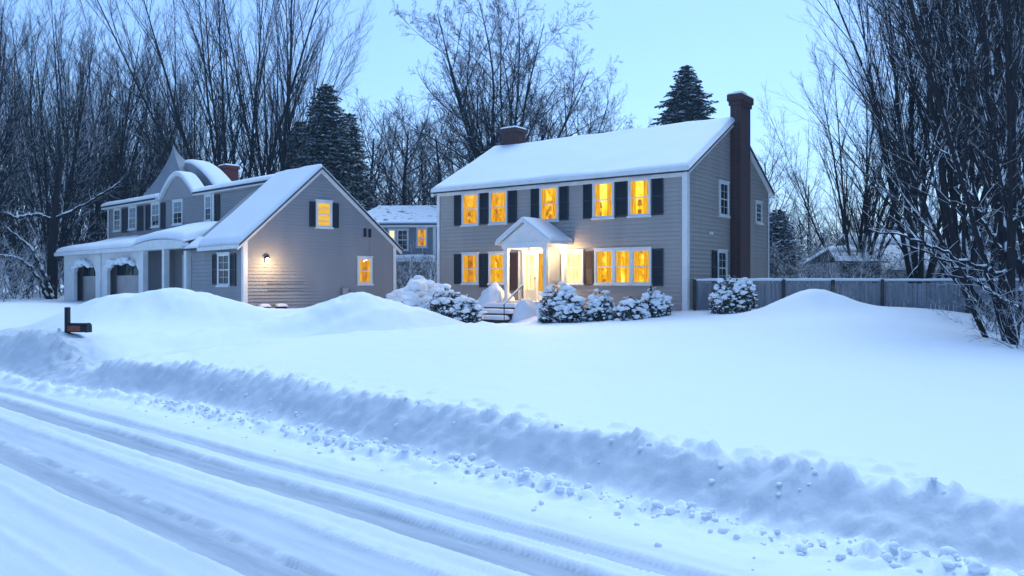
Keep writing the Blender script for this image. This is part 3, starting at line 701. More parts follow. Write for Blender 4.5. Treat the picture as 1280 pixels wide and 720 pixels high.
for a in (.80, 1.55):
    b_ = MB().box(G, a - .2, a + .2, 1.1, 1.56, .024, .30).build('vent_box', M['metal_dark'], hb, bevel=.02)
    V, Q = slab(quadfn(G(a - .22, 1.57, .02), G(a + .22, 1.57, .02), G(a + .22, 1.57, .32), G(a - .22, 1.57, .32)), 8, 8, .12, .12, 3)
    o = np_mesh('box_snow', V - np.array(hb.location), Q, M['snow']); o.parent = b_
l3 = lantern(G, .95, 3.50, 'glowing wall lamp near the front corner of the grey gable', sc=1.2)
lightchild(l3, 'lamp_light', G(.95, 3.30, .75), 60, .10)
# lower cape wall boards: dryer hatch lines
mb = MB(); mb.box(G, 1.0, 2.6, 2.52, 2.56, .024, .05); mb.box(G, 1.0, 2.6, 2.24, 2.28, .024, .05); mb.build('hatch_trim', M['siding_far'], cot)

# upper block behind the garage
OB = (-11.1, 38.15); VB = (-.731, .682); NB = (-.682, -.731)
U = frame(OB, VB, NB)
UZ = 7.18; UL = 19.5
mb = MB()
mb.hexa([U(-.2, 2.5, -.03), U(UL, 2.5, -.03), U(UL, 2.5, -5.2), U(-.2, 2.5, -1.2), U(-.2, UZ, -.03), U(UL, UZ, -.03), U(UL, UZ + .1, -5.2), U(-.2, UZ + .1, -1.2)])
clap(mb, U, lambda z: (-.2, UL), 2.6, UZ, .14)
# curved gable raised above the eave
cur = [(7.3, UZ)]
for k in range(0, 17):
    s_ = k / 16; a = 7.6 + (11.9 - 7.6) * s_
    h = UZ + .10 + 1.22 * (math.sin(math.pi * min(1, max(0, s_))) ** 1.15); cur.append((a, h))
cur.append((12.2, UZ))
mb.prism(U, cur, .0, -.22)
mb.build('wall', M['siding_left'], cot)
mb = MB()
for (a0, h0), (a1, h1) in zip(cur[1:-2], cur[2:-1]): mb.hexa([U(a0, h0 - .10, 0.022), U(a1, h1 - .10, 0.022), U(a1, h1 - .10, .20), U(a0, h0 - .10, .20), U(a0, h0 + .03, 0.022), U(a1, h1 + .03, 0.022), U(a1, h1 + .03, .20), U(a0, h0 + .03, .20)])
mb.box(U, 11.95, UL + .3, UZ - .02, UZ + .16, .0, .32); mb.box(U, -.2, 7.55, UZ - .02, UZ + .13, .0, .28)
mb.box(U, UL - .16, UL + .02, 3.2, UZ - .02, .024, .05); mb.box(U, 5.68, 5.86, 4.2, UZ - .02, .024, .05)
mb.build('eave_trim', M['trim'], cot)
# snow following the curved gable
def curfn(u, v):
    a = 7.5 + (12.0 - 7.5) * u; s_ = np.clip((a - 7.6) / 4.3, 0, 1)
    h = UZ + .13 + 1.22 * (math.sin(math.pi * s_) ** 1.15); return U(a, h, .24 - v * .9)
V, Q = slab(curfn, 30, 8, .14, .12, 44); np_mesh('curved_gable_snow', V, Q, M['snow'], cot)
roof_plane(cot, [U(12.0, UZ + .17, .34), U(UL + .35, UZ + .17, .34), U(UL + .35, UZ + .75, -2.6), U(12.0, UZ + .75, -2.6)], .1)
roof_snow('roof_snow', cot, [U(12.0, UZ + .17, .34), U(UL + .35, UZ + .17, .34), U(UL + .35, UZ + .75, -2.6), U(12.0, UZ + .75, -2.6)], .22, .3, 30, 10, 15, .004)
roof_plane(cot, [U(-.25, UZ + .14, .3), U(7.55, UZ + .14, .3), U(7.55, UZ + .95, -3.4), U(-.25, UZ + .62, -1.3)], .1)
roof_snow('roof_snow', cot, [U(-.25, UZ + .14, .3), U(7.55, UZ + .14, .3), U(7.55, UZ + .95, -3.4), U(-.25, UZ + .62, -1.3)], .2, .25, 30, 12, 16, .004)
# steep concave spire roof behind the curved gable
base = [(15.6, -.25), (15.6, -3.6), (8.8, -3.6), (8.8, -.25)]; tip = (12.6, -1.0); nL = 14
mb = MB(); rings = []
for k in range(nL + 1):
    s_ = k / nL; w_ = (1 - s_) ** 1.55 * .97 + .03 * (1 - s_)
    z = UZ + .3 + 3.15 * s_
    rings.append([U(tip[0] + (b[0] - tip[0]) * w_, z, tip[1] + (b[1] - tip[1]) * w_) for b in base])
for k in range(nL):
    for j in range(4):
        mb.add([rings[k][j], rings[k][(j + 1) % 4], rings[k + 1][(j + 1) % 4], rings[k + 1][j]], [(0, 1, 2, 3)])
mb.build('spire_roof', M['siding_far'], cot)
# snowy hump beside the spire
def humpfn(u, v):
    a = 11.5 + (7.8 - 11.5) * u
    return U(a, UZ + .5 + 1.75 * (1 - u ** 1.7), -1.1 - v * 1.3)
V, Q = slab(humpfn, 20, 8, .22, .35, 45); np_mesh('hump_snow', V, Q, M['snow'], cot)
mb = MB(); mb.prism(U, [(11.5, UZ + .2), (7.8, UZ + .2)] + [(11.5 - 3.7 * u, UZ + .48 + 1.75 * (1 - u ** 1.7)) for u in (1, .8, .6, .4, .2, 0)], -2.3, -1.15); mb.build('hump_gable', M['siding_far'], cot)
mb = MB(); mb.box(U, 10.8, 11.6, UZ - 1, UZ + 2.1, -4.1, -3.3); mb.box(U, 10.74, 11.66, UZ + 2.1, UZ + 2.28, -4.16, -3.24); cc = mb.build('chimney', M['brick_red'], cot)
V, Q = slab(quadfn(U(10.75, UZ + 2.285, -4.15), U(11.65, UZ + 2.285, -4.15), U(11.65, UZ + 2.285, -3.25), U(10.75, UZ + 2.285, -3.25)), 8, 8, .1, .15, 3); o = np_mesh('chimney_snow', V - np.array(cot.location), Q, M['snow']); o.parent = cc
M['cb'] = vary(new_mat('cloth_blind', rough=.8), (.20, .26, .28), (.28, .34, .36), 2)
for a0, a1, k in ((17.45, 18.5, 'dark'), (15.15, 16.25, 'teal'), (12.0, 13.1, 'teal'), (9.18, 10.35, 'teal'), (5.92, 6.66, 'teal')):
    window(cot, U, a0, a1, 5.74, 7.12 if a0 != 9.18 else 7.08, k)
for a0, a1 in ((16.34, 17.32), (14.27, 15.05), (13.2, 13.9), (11.35, 11.92), (5.08, 5.62)): shutter(cot, U, a0, a1, 5.6, 7.08)
# garage with arched bays, and the low roof in front
GO = 3.1
GF = frame((OB[0] + NB[0] * GO, OB[1] + NB[1] * GO), VB, NB)
gl, gr = 17.9, 1.75
mb = MB(); mb.box(GF, 6.9, gl, 1.0, 4.25, -3.08, -.60); mb.box(GF, 6.9, 7.1, 1.0, 4.3, -.6, 0); mb.box(GF, gl - .2, gl, 1.0, 4.3, -.6, -.01); mb.build('garage_wall', M['siding_left'], cot)
def arch(mb, fr, a0, a1, A0, A1, zs, zt, ztop, o0, o1, n=10):
    """wall piece A0..A1 with an arched hole a0..a1"""
    mb.box(fr, A0, a0, 1.0, ztop, o0, o1); mb.box(fr, a1, A1, 1.0, ztop, o0, o1)
    for k in range(n):
        s0, s1 = k / n, (k + 1) / n
        x0, x1 = a0 + (a1 - a0) * s0, a0 + (a1 - a0) * s1
        y0 = zs + (zt - zs) * (1 - abs(2 * s0 - 1) ** 2.6) ** .5; y1 = zs + (zt - zs) * (1 - abs(2 * s1 - 1) ** 2.6) ** .5
        mb.hexa([fr(x0, y0, o0), fr(x1, y1, o0), fr(x1, y1, o1), fr(x0, y0, o1), fr(x0, ztop, o0), fr(x1, ztop, o0), fr(x1, ztop, o1), fr(x0, ztop, o1)])
mb = MB(); arch(mb, GF, 13.1, 16.3, 12.5, 17.9, 3.15, 3.75, 4.12, -.18, .0); arch(mb, GF, 7.5, 11.5, 7.1, 12.5, 3.15, 3.75, 4.12, -.18, -.002)
mb.box(GF, 12.2, 12.8, 1.0, 4.12, .001, .10); mb.box(GF, 7.1, gl + .02, 4.12, 4.34, -.2, .06)
mb.build('garage_arcade', M['trim'], cot, bevel=.01)
for a0, a1 in ((13.15, 16.25), (7.6, 11.4)):
    mb = MB(); mb.box(GF, a0 - .1, a1 + .1, 1.0, 2.95, -.58, -.52)
    for k in range(3): mb.box(GF, a0, a1, 1.3 + k * .5, 1.33 + k * .5, -.519, -.50)
    gd = mb.build('garage_door', M['garage'], cot)
    mb = MB(); mb.box(GF, a0 - .1, a1 + .1, 2.952, 3.72, -.58, -.53); mb.build('door_glass', M['glass'], gd)
    mb = MB(); [mb.box(GF, a0 + (a1 - a0) * k / 4 - .04, a0 + (a1 - a0) * k / 4 + .04, 2.96, 3.7, -.528, -.50) for k in range(5)]; mb.build('door_muntin', M['shutter'], gd)
    # snow-laden garland over the bay
    rg2 = np.random.default_rng(int(a0 * 10)); n = 70
    C = [GF(a0 + .3 + (a1 - a0 - .6) * s, 3.50 + .22 * math.sin(math.pi * s) + rg2.normal() * .07, .10 + rg2.uniform(-.05, .12)) for s in rg2.uniform(0, 1, n)]
    V, Fq = blobs(C, rg2.uniform(.06, .17, n), (.6, 1), 4); wr = np_mesh('snow_garland', V, Fq, M['snow'])
    wr.location = (0, 0, 0); tag(wr, 'snow covered garland over the %s garage bay' % ('left' if a0 > 12 else 'right, wider'), 'garland')
eo = GO + .35; ez = 4.33
lowc = [U(18.3, ez, eo), U(1.9, ez, eo), U(1.9, 5.10, .02), U(18.3, 5.10, .02)]
hipc = [U(18.3, ez, eo), U(1.9, ez, eo), U(1.9, 5.15, .02), U(16.9, 5.15, .02)]
roof_plane(cot, hipc, .1); roof_snow('roof_snow', cot, hipc, .26, .35, 60, 14, 18, .004)
mb = MB(); mb.box(U, 1.9, 18.35, ez - .2, ez - .005, eo - .06, eo + .04); mb.build('gutter', M['trim'], cot)
# entry porch
for a in (6.55, 4.2, 1.95): column(cot, GF, a, .1, 1.2, 4.22, .16)
mb = MB(); mb.box(GF, 1.75, 6.9, 4.13, 4.33, -.2, .26); mb.box(GF, 1.75, 6.9, .9, 1.4, -3.0, .3); mb.build('porch_beam', M['trim'], cot)
mb = MB(); mb.box(GF, 1.75, 6.9, 1.2, 4.3, -2.0, -1.6); mb.build('porch_wall', M['siding_left'], cot)
window(cot, frame((GF(0, 0, -1.58)[0], GF(0, 0, -1.58)[1]), VB, NB), 4.75, 5.9, 2.3, 3.9, 'dark', snow=False)
mb = MB(); FW = frame((GF(0, 0, -1.58)[0], GF(0, 0, -1.58)[1]), VB, NB); mb.box(FW, 2.6, 3.7, 1.4, 3.75, .0, .05); d_ = mb.build('door', M['door'], cot); MB().box(FW, 2.85, 3.45, 2.2, 3.5, .051, .06).build('door_glass', M['glass'], d_)
def hfn(u, v):
    a = 6.95 + (1.65 - 6.95) * u; h = .24 * math.sin(math.pi * u) ** .7
    return U(a, 4.36 + h * (1 - .2 * v) + .75 * v, eo + .15 - 2.6 * v)
V, Q = slab(hfn, 30, 12, .34, .4, 46); np_mesh('entry_roof_snow', V, Q, M['snow'], cot)
mb = MB()
poly = [(6.95 + (1.65 - 6.95) * k / 14, 4.36 + .22 * math.sin(math.pi * k / 14) ** .7) for k in range(15)] + [(1.65, 4.22), (6.95, 4.22)]
mb.prism(GF, poly, .20, .46); mb.build('entry_fascia', M['trim'], cot)

# ================================================================== HOUSE BETWEEN THEM, FARTHER BACK
bg = thing('distant_house', (-5.5, 54, 1.2), 'small far blue-grey house between the two near houses with lit upper windows', 'house')
FB = frame((-10.2, 54.0), (1, -.06), (-.06, -1))
def bx(px, Y=53.8): return ((px - 640) * Y / 1024) + 10.2
w0, w1 = bx(440), bx(545)
mb = MB(); mb.box(FB, w0, w1, .8, 6.35, -7, -.03); clap(mb, FB, lambda z: (w0, w1), .9, 6.3, .16); mb.build('wall', M['siding_far'], bg)
ez_, rz_ = 6.45, 8.0
bc = [FB(w0 - .6, ez_, .5), FB(w1 + .4, ez_, .5), FB(w1 - .4, rz_, -3.5), FB(w0 + 1.0, rz_, -3.5)]
_o = roof_plane(bg, bc, .12); _o.data.materials[0] = M['roof_dusty']
V, Q = slab(quadfn(bc[0], bc[1], tuple(Vector(bc[1]) * .92 + Vector(bc[2]) * .08 + Vector((0, 0, .004))), tuple(Vector(bc[0]) * .92 + Vector(bc[3]) * .08 + Vector((0, 0, .004)))), 24, 6, .10, .1, 50); np_mesh('roof_snow', V, Q, M['snow'], bg)
mb = MB(); mb.add([FB(w1 + .4, ez_, .5), FB(w1 + .4, ez_, -7), FB(w1 - .4, rz_, -3.5)], [(0, 1, 2)]); mb.build('roof', M['roofing'], bg)
mb = MB(); mb.box(FB, w0 - .6, w1 + .42, ez_ - .24, ez_ - .12, .0, .52); mb.box(FB, w1 - .18, w1 + .02, .8, 6.2, .024, .06); mb.build('trim', M['trim'], bg)
window(bg, FB, bx(485), bx(495), 4.9, 6.1, 'bright', snow=False); window(bg, FB, bx(496), bx(511), 4.7, 6.1, 'dark', snow=False); window(bg, FB, bx(521), bx(534.5), 4.9, 6.15, 'dim', snow=False)
mb = MB(); mb.box(FB, bx(492), w1, 3.95, 4.15, .03, 1.3); dk = mb.build('balcony', M['trim'], bg)
V, Q = slab(quadfn(FB(bx(492), 4.16, 1.3), FB(w1, 4.16, 1.3), FB(w1, 4.16, .03), FB(bx(492), 4.16, .03)), 14, 8, .22, .2, 51); o = np_mesh('balcony_snow', V - np.array(bg.location), Q, M['snow']); o.parent = dk
for a in (bx(494), bx(518), w1 - .1): MB().box(FB, a - .08, a + .08, .8, 3.949, 1.1, 1.26).build('balcony_post', M['trim'], bg)

# ================================================================== NEIGHBOUR'S LOW ROOFS BEHIND THE FENCE
def shed(name, x0, x1, y, ze, zr, dep, label, dark=None):
    t = thing(name, ((x0 + x1) / 2, y, 1.2), label, 'shed'); fr = frame((x0, y), (1, 0), (0, -1)); w = x1 - x0
    mb = MB(); mb.box(fr, .2, w - .2, .8, ze - .06, -dep, 0); mb.build('wall', M['siding_far'], t)
    if dark: MB().box(fr, dark[0], dark[1], 1.2, ze - .15, .001, .04).build('door', M['shutter'], t)
    c = [fr(0, ze, .3), fr(w, ze, .3), fr(w - .5, zr, -dep * .5), fr(.5, zr, -dep * .5)]
    cb_ = [fr(w, ze, -dep - .3), fr(0, ze, -dep - .3), fr(.5, zr, -dep * .5), fr(w - .5, zr, -dep * .5)]
    for q_ in (roof_plane(t, c, .1), roof_plane(t, cb_, .1)): q_.data.materials[0] = M['roof_dusty']
    c2 = [tuple(Vector(c[0]) * .25 + Vector(c[3]) * .75), tuple(Vector(c[1]) * .25 + Vector(c[2]) * .75), c[2], c[3]]; roof_snow('roof_snow', t, c2, .2, .4, 24, 12, int(x0 * 3) + 40, .004, rough=.2); roof_snow('roof_snow', t, cb_, .3, .4, 24, 12, 61, .004)
    return t
shed('garden_shed', 19.3, 27.8, 46, 3.3, 5.4, 6, 'low building under a thick snowy roof behind the right end of the fence')
shed('garden_shed', 16.9, 19.6, 43, 3.7, 4.4, 4, 'small dark shed with a thin snowy roof behind the fence', (.3, 2.4))

# ================================================================== FENCE
fpts = [(7.0, 31.55), (10.6, 32.0), (14.2, 31.4), (16.8, 30.2), (18.9, 28.6), (20.6, 26.2)]
fn = thing('board_fence', (12.5, 31.6, 1.2), 'weathered grey board fence with snow along its top rail', 'fence')
zt = 2.60; rf = np.random.default_rng(3)
pts = []
for (ax, ay), (bx_, by) in zip(fpts[:-1], fpts[1:]):
    ln = math.hypot(bx_ - ax, by - ay); fr = frame((ax, ay), (bx_ - ax, by - ay), (by - ay, ax - bx_))
    mb = MB(); a = 0.0
    while a < ln - .02:
        w_ = min(.145, ln - a); dz = rf.normal() * .012; do = rf.normal() * .003
        mb.box(fr, a + .004, a + w_ - .004, .2, zt - .05 + dz, do, .02 + do); a += .15
    mb.build('fence_panel', M['fence'], fn)
    mb = MB(); mb.box(fr, 0, ln, zt - .38, zt - .28, -.05, -.005); mb.box(fr, 0, ln, zt - .045 + .012 * 3, zt + .02, -.03, .05); mb.build('rail', M['fence'], fn)
    MB().box(fr, -.06, .06, .2, zt + .08, .03, .13).build('post', M['wood_dark'], fn)
    if ln > 3: MB().box(fr, ln / 2 - .06, ln / 2 + .06, .2, zt + .06, .03, .13).build('post', M['wood_dark'], fn)
    V, Q = slab(quadfn(fr(0, zt + .021, .06), fr(ln, zt + .021, .06), fr(ln, zt + .021, -.05), fr(0, zt + .021, -.05)), 60, 5, .10, .05, int(ax * 7), .14)
    np_mesh('rail_snow', V, Q, M['snow'], fn)

# ================================================================== MAILBOX
mx, my = -12.48, 23.0; mz = gz(mx, my)
mbx = thing('mailbox', (mx, my, mz), 'black mailbox with rust red sides on a black post poking out of the snow', 'mailbox')
FM = frame((mx, my), (.99, -.14), (-.14, -.99))
MB().box(FM, -.055, .055, mz - .4, 1.85, -.06, .06).build('post', M['metal_dark'], mbx, bevel=.008)
def hood(a0, a1, c, w, h, r):
    prof = [(-w, -h), (w, -h), (w, 0)] + [(w * math.cos(t), r * math.sin(t)) for t in np.linspace(.2, math.pi - .2, 9)] + [(-w, 0)]
    return prof
mb = MB(); prof = hood(0, 0, 0, .115, .145, .11); n = len(prof); A_ = [FM(.06, 1.30 + h, o) for o, h in prof]; B_ = [FM(.63, 1.30 + h, o) for o, h in prof]
mb.add(A_ + B_, [tuple(range(n)), tuple(range(2 * n - 1, n - 1, -1))] + [(i, (i + 1) % n, n + (i + 1) % n, n + i) for i in range(n)]); mb.build('box', M['metal_dark'], mbx, bevel=.004)
MB().box(FM, 0.09, .47, 1.185, 1.335, .116, .121).build('side_panel', M['box_red'], mbx)
mb = MB(); mb.add([FM(.63, 1.30 + h * 1.06, o * 1.06) for o, h in prof] + [FM(.665, 1.30 + h * 1.06, o * 1.06) for o, h in prof], [tuple(range(n)), tuple(range(2 * n - 1, n - 1, -1))] + [(i, (i + 1) % n, n + (i + 1) % n, n + i) for i in range(n)]); mb.build('door', M['metal_dark'], mbx)
mb = MB(); mb.hexa([FM(-.05, 1.02, -.03), FM(.02, 1.02, -.03), FM(.02, 1.02, .03), FM(-.05, 1.02, .03), FM(.0, 1.14, -.03), FM(.06, 1.14, -.03), FM(.06, 1.14, .03), FM(0, 1.14, .03)])
mb.tube([FM(.0, 1.14, 0), FM(.25, 1.04, 0)], .03, 6); mb.build('brace', M['metal_dark'], mbx)
rfz = thing('marker_reflector', FM(-.22, mz, .05), 'small round pale reflector on a thin stake left of the mailbox', 'reflector')
MB().tube([FM(-.21, mz - .2, .05), FM(-.21, 1.22, .05)], .008, 6).build('stake', M['metal_grey'], rfz)
mb = MB(); c = FM(-.21, 1.22, .05); cf = FM(-.21, 1.22, .075); mb.tube([c, cf], .05, 14); mb.build('disc', M['sun_cat'], rfz)

# ================================================================== TREES
def grow(rg, base, h, kind):
    """returns list of levels; each level (pts[n,K+1,3], rad[n,K+1])"""
    up = np.array([0, 0, 1.])
    def unit(v): return v / (np.linalg.norm(v, axis=-1, keepdims=True) + 1e-9)
    def poly(P, D, Ln, R0, R1, K, wig, trop):
        n = len(P); pts = np.zeros((n, K + 1, 3)); pts[:, 0] = P; d = D.copy(); tan = np.zeros((n, K + 1, 3)); tan[:, 0] = d
        for k in range(K):
            d = unit(d + rg.normal(size=(n, 3)) * wig + up * trop); pts[:, k + 1] = pts[:, k] + d * (Ln / K)[:, None]; tan[:, k + 1] = d
        rad = R0[:, None] + (R1 - R0)[:, None] * np.linspace(0, 1, K + 1)[None]
        return pts, rad, tan
    def kids(lv, cnt, t0, t1, ang, asd, lr, rr, K, wig, trop, taper=.6, rmin=.006):
        pts, rad, tan, Ln = lv; n, K1, _ = pts.shape; m = n * cnt
        bi = np.repeat(np.arange(n), cnt); t = (np.tile(np.arange(cnt), n) + rg.uniform(0, 1, m)) / cnt; t = t0 + (t1 - t0) * t
        f = t * (K1 - 1); i = np.minimum(f.astype(int), K1 - 2); fr_ = (f - i)[:, None]
        P = pts[bi, i] * (1 - fr_) + pts[bi, i + 1] * fr_; T = unit(tan[bi, i] * (1 - fr_) + tan[bi, i + 1] * fr_)
        rr0 = rad[bi, i] * (1 - fr_[:, 0]) + rad[bi, i + 1] * fr_[:, 0]
        a = np.clip(rg.normal(ang, asd, m), .12, 1.6)[:, None]; v = unit(np.cross(T, rg.normal(size=(m, 3))))
        D = unit(T * np.cos(a) + v * np.sin(a)); L_ = Ln[bi] * lr * (1 - taper * t) * rg.uniform(.7, 1.25, m)
        R0 = np.maximum(rr0 * rr, rmin); p, r, tn = poly(P, D, L_, R0, np.maximum(R0 * .25, rmin * .6), K, wig, trop); return (p, r, tn, L_)
    base = np.array([base], float)
    if kind == 'fan':      # many stems splaying from near the ground
        n = int(rg.integers(7, 11)); az = rg.uniform(0, 6.28) + np.arange(n) * 2.4; spl = rg.uniform(.04, .50, n)
        D = np.stack([np.cos(az) * np.sin(spl), np.sin(az) * np.sin(spl), np.cos(spl)], 1)
        P = base + np.stack([np.cos(az) * .15, np.sin(az) * .15, rg.uniform(-.3, 1.4, n)], 1)
        Ln = h * rg.uniform(.78, 1.02, n) / np.cos(spl * .7); R0 = rg.uniform(.0055, .009, n) * h
        s = poly(P, D, Ln, R0, R0 * .12, 9, .03, .018); l0 = (s[0], s[1], s[2], Ln)
        l1 = kids(l0, 16, .15, .97, .36, .10, .42, .5, 5, .04, .045, .55)
        l2 = kids(l1, 9, .12, 1, .42, .15, .42, .5, 4, .06, .05)
        l3 = kids(l2, 7, .1, 1, .5, .2, .6, .6, 3, .08, .06)
        return [l0, l1], [l2, l3]
    if kind == 'maple':
        p = poly(base - [[0, 0, .3]], np.array([[.02, 0, 1.]]), np.array([h * .30]), np.array([h * .017]), np.array([h * .013]), 5, .02, .05); t_ = (p[0], p[1], p[2], np.array([h * .32]))
        top = p[0][:, -1]; n = 6; az = rg.uniform(0, 6.28) + np.arange(n) * 2.4; spl = np.array([.04, .16, .26, .38, .55, .75]) * rg.uniform(.85, 1.1, n)
        D = np.stack([np.cos(az) * np.sin(spl), np.sin(az) * np.sin(spl), np.cos(spl)], 1); P = np.repeat(top, n, 0) - np.stack([np.zeros(n), np.zeros(n), rg.uniform(0, .10, n) * h], 1)
        Ln = h * rg.uniform(.62, .70, n) * (1 - .18 * spl); R0 = h * rg.uniform(.0065, .009, n); s = poly(P, D, Ln, R0, R0 * .12, 9, .05, .035); l0 = (s[0], s[1], s[2], Ln)
        l1 = kids(l0, 13, .08, .97, .72, .13, .52, .5, 7, .06, .04, .55)
        l2 = kids(l1, 10, .15, 1, .68, .2, .42, .5, 5, .08, .025)
        l3 = kids(l2, 7, .15, 1, .65, .2, .52, .55, 4, .09, .015)
        l4 = kids(l3, 4, .2, 1, .65, .25, .6, .7, 2, .1, .01, rmin=.006)
        return [t_, l0, l1], [l2, l3, l4]
    if kind == 'round':    # smaller bushy hardwood
        p = poly(base - [[0, 0, .3]], np.array([[.02, 0, 1.]]), np.array([h * .85]), np.array([h * .014]), np.array([h * .003]), 8, .05, .05); l0 = (p[0], p[1], p[2], np.array([h * .85]))
        l1 = kids(l0, 34, .12, .98, .80, .2, .46, .5, 6, .09, .07, .35)
        l2 = kids(l1, 9, .15, 1, .7, .2, .42, .55, 4, .1, .03)
        l3 = kids(l2, 8, .15, 1, .65, .25, .6, .6, 3, .12, .01)
        return [l0, l1], [l2, l3]
    if kind == 'brush':
        n = 16; az = rg.uniform(0, 6.28, n); spl = rg.uniform(.1, 1.1, n); D = np.stack([np.cos(az) * np.sin(spl), np.sin(az) * np.sin(spl), np.cos(spl)], 1)
        P = base + np.stack([rg.normal(size=n) * .5, rg.normal(size=n) * .5, np.full(n, -.2)], 1); Ln = h * rg.uniform(.6, 1.1, n); R0 = np.full(n, .012 * h ** .5)
        s = poly(P, D, Ln, R0, R0 * .3, 6, .14, .02); l0 = (s[0], s[1], s[2], Ln)
        l1 = kids(l0, 8, .1, 1, .7, .2, .5, .6, 5, .12, .02); l2 = kids(l1, 6, .1, 1, .7, .25, .5, .6, 3, .15, .0)
        return [l0], [l1, l2]
def tubes(levels, sides, rscale=1.0):
    Vs, Qs = [], []; b = 0
    for (pts, rad, tan, _), m in zip(levels, sides):
        n, K1, _3 = pts.shape; ref = np.where(np.abs(tan[..., 2:3]) > .9, np.array([1., 0, 0]), np.array([0, 0, 1.]))
        u = np.cross(tan, ref); u /= np.linalg.norm(u, axis=-1, keepdims=True) + 1e-9; w = np.cross(tan, u)
        th = np.arange(m) * 2 * math.pi / m
        V = pts[:, :, None] + (rad * rscale)[:, :, None, None] * (u[:, :, None] * np.cos(th)[None, None, :, None] + w[:, :, None] * np.sin(th)[None, None, :, None])
        idx = np.arange(n * K1 * m).reshape(n, K1, m) + b; nx_ = np.roll(idx, -1, 2)
        Q = np.stack([idx[:, :-1], nx_[:, :-1], nx_[:, 1:], idx[:, 1:]], -1).reshape(-1, 4)
        Vs.append(V.reshape(-1, 3)); Qs.append(Q); b += n * K1 * m
    return np.concatenate(Vs), np.concatenate(Qs)
PROTO = {}
def tree(px, Y, h, kind, seed, label, cat='tree', name='bare_tree', mats=('bk_light', 'bk_light'), group=None, rot=None, X=None, sx=1.0, thick=1.0, z=None):
    X = (px - 640) * Y / 1024 if X is None else X
    z = gz(X, Y) - .1 if z is None else z
    t = thing(name, (X, Y, z), label, cat, group)
    key = (kind, seed, mats, thick)
    if key not in PROTO:
        rgt = np.random.default_rng(seed); H0 = 20. if kind in ('fan', 'maple') else (12. if kind == 'round' else 4.)
        A, B = grow(rgt, (0, 0, 0), H0, kind)
        Va, Qa = tubes(A, [8, 6, 5][:len(A)] if kind != 'brush' else [5], thick); Vb, Qb = tubes(B, [4, 3, 3], thick)
        if kind == 'brush': nm = ('stem', 'twigs')
        else: nm = ('trunk', 'crown')
        a = np_mesh(nm[0], Va, Qa, M[mats[0]]); b = np_mesh(nm[1], Vb, Qb, M[mats[1]])
        PROTO[key] = (a, b, H0)
    else:
        a0, b0, H0 = PROTO[key]; a = a0.copy(); b = b0.copy(); COL.objects.link(a); COL.objects.link(b)
    H0 = PROTO[key][2]; s = h / H0
    t.rotation_euler = (0, 0, R(rot if rot is not None else (seed * 77) % 360)); t.scale = (s * sx, s * sx, s)
    a.parent = t; b.parent = t; a.location = b.location = (0, 0, 0)
    return t
# tall fans on the left
LT = 'tall bare many-stemmed tree '
tree(65, 55, 17.3, 'fan', 1, LT + 'beside the left end of the garage, snow on its low limbs', mats=('bk_mid', 'bk_mid'), rot=20, thick=1.05)
tree(-25, 48, 16.7, 'fan', 2, LT + 'cut by the left edge of the picture', mats=('bk_mid', 'bk_light'), rot=100)
tree(20, 62, 18.8, 'fan', 3, LT + 'behind the leftmost ones', mats=('bk_light', 'bk_light'), rot=10, thick=1.05)
tree(120, 64, 19.2, 'fan', 2, LT + 'rising behind the garage roof', mats=('bk_mid', 'bk_light'), rot=210, thick=1.05)
tree(185, 66, 15.3, 'fan', 1, LT + 'directly behind the upper storey and pointed roof', mats=('bk_mid', 'bk_mid'), rot=150, thick=1.05)
tree(150, 76, 20.7, 'fan', 3, LT + 'farthest back over the left house', mats=('bk_light', 'bk_light'), rot=250, thick=1.05)
tree(295, 62, 26, 'fan', 4, LT + 'behind the red chimney, taller than the frame', rot=40, thick=.8)
tree(345, 66, 26, 'fan', 5, LT + 'right of the red chimney, leaning right', rot=120, thick=.8)
tree(240, 80, 22, 'fan', 5, 'thinner many-stemmed tree in the gap between the two tall groups on the left', rot=300)
# maples behind the main house
tree(622, 62, 25.5, 'maple', 11, 'largest spreading bare maple rising behind the small ridge chimney', rot=0)
tree(722, 62, 18.5, 'maple', 12, 'spreading bare maple behind the middle of the main roof', rot=60)
tree(785, 70, 16, 'maple', 11, 'lower bare maple between the big maples and the spruce', rot=200)
tree(540, 66, 15.5, 'round', 21, 'snow dusted bare tree above the far house', mats=('bk_mid', 'bk_mid'))
tree(480, 72, 18, 'round', 22, 'snow dusted bare tree right of the dark evergreens', mats=('bk_mid', 'bk_mid'))
tree(575, 78, 18, 'round', 21, 'snow dusted bare tree left of the small ridge chimney', mats=('bk_mid', 'bk_mid'), rot=100)
tree(505, 90, 18, 'round', 22, 'faint bare tree farthest back above the far house', mats=('bk_mid', 'bk_mid'), rot=200)
tree(440, 84, 19, 'round', 22, 'faint bare tree behind the dark evergreens', mats=('bk_mid', 'bk_mid'), rot=20)
tree(650, 70, 26, 'maple', 12, 'tall bare maple standing close behind the largest maple', rot=150)
tree(560, 62, 15, 'round', 23, 'bare tree just left of the main house roof', mats=('bk_mid', 'bk_mid'), rot=60, thick=1.3)
tree(505, 64, 15.5, 'round', 21, 'snow dusted bare tree directly above the far house', mats=('bk_mid', 'bk_mid'), rot=250, thick=1.3)
tree(455, 68, 16, 'round', 23, 'bare tree rising at the right flank of the dark evergreens', mats=('bk_mid', 'bk_mid'), rot=310, thick=1.3)
tree(690, 78, 20, 'round', 22, 'distant bare tree behind the middle of the main roof', rot=80, thick=1.3)
tree(590, 84, 22, 'round', 23, 'distant bare tree just left of the ridge chimney', rot=180, thick=1.3)
tree(85, 72, 24, 'fan', 5, LT + 'between the leftmost ones and the garage, far back', mats=('bk_light', 'bk_light'), rot=75)
tree(215, 74, 19, 'fan', 4, LT + 'behind the pointed roof, shorter than its neighbours', mats=('bk_light', 'bk_light'), rot=190)
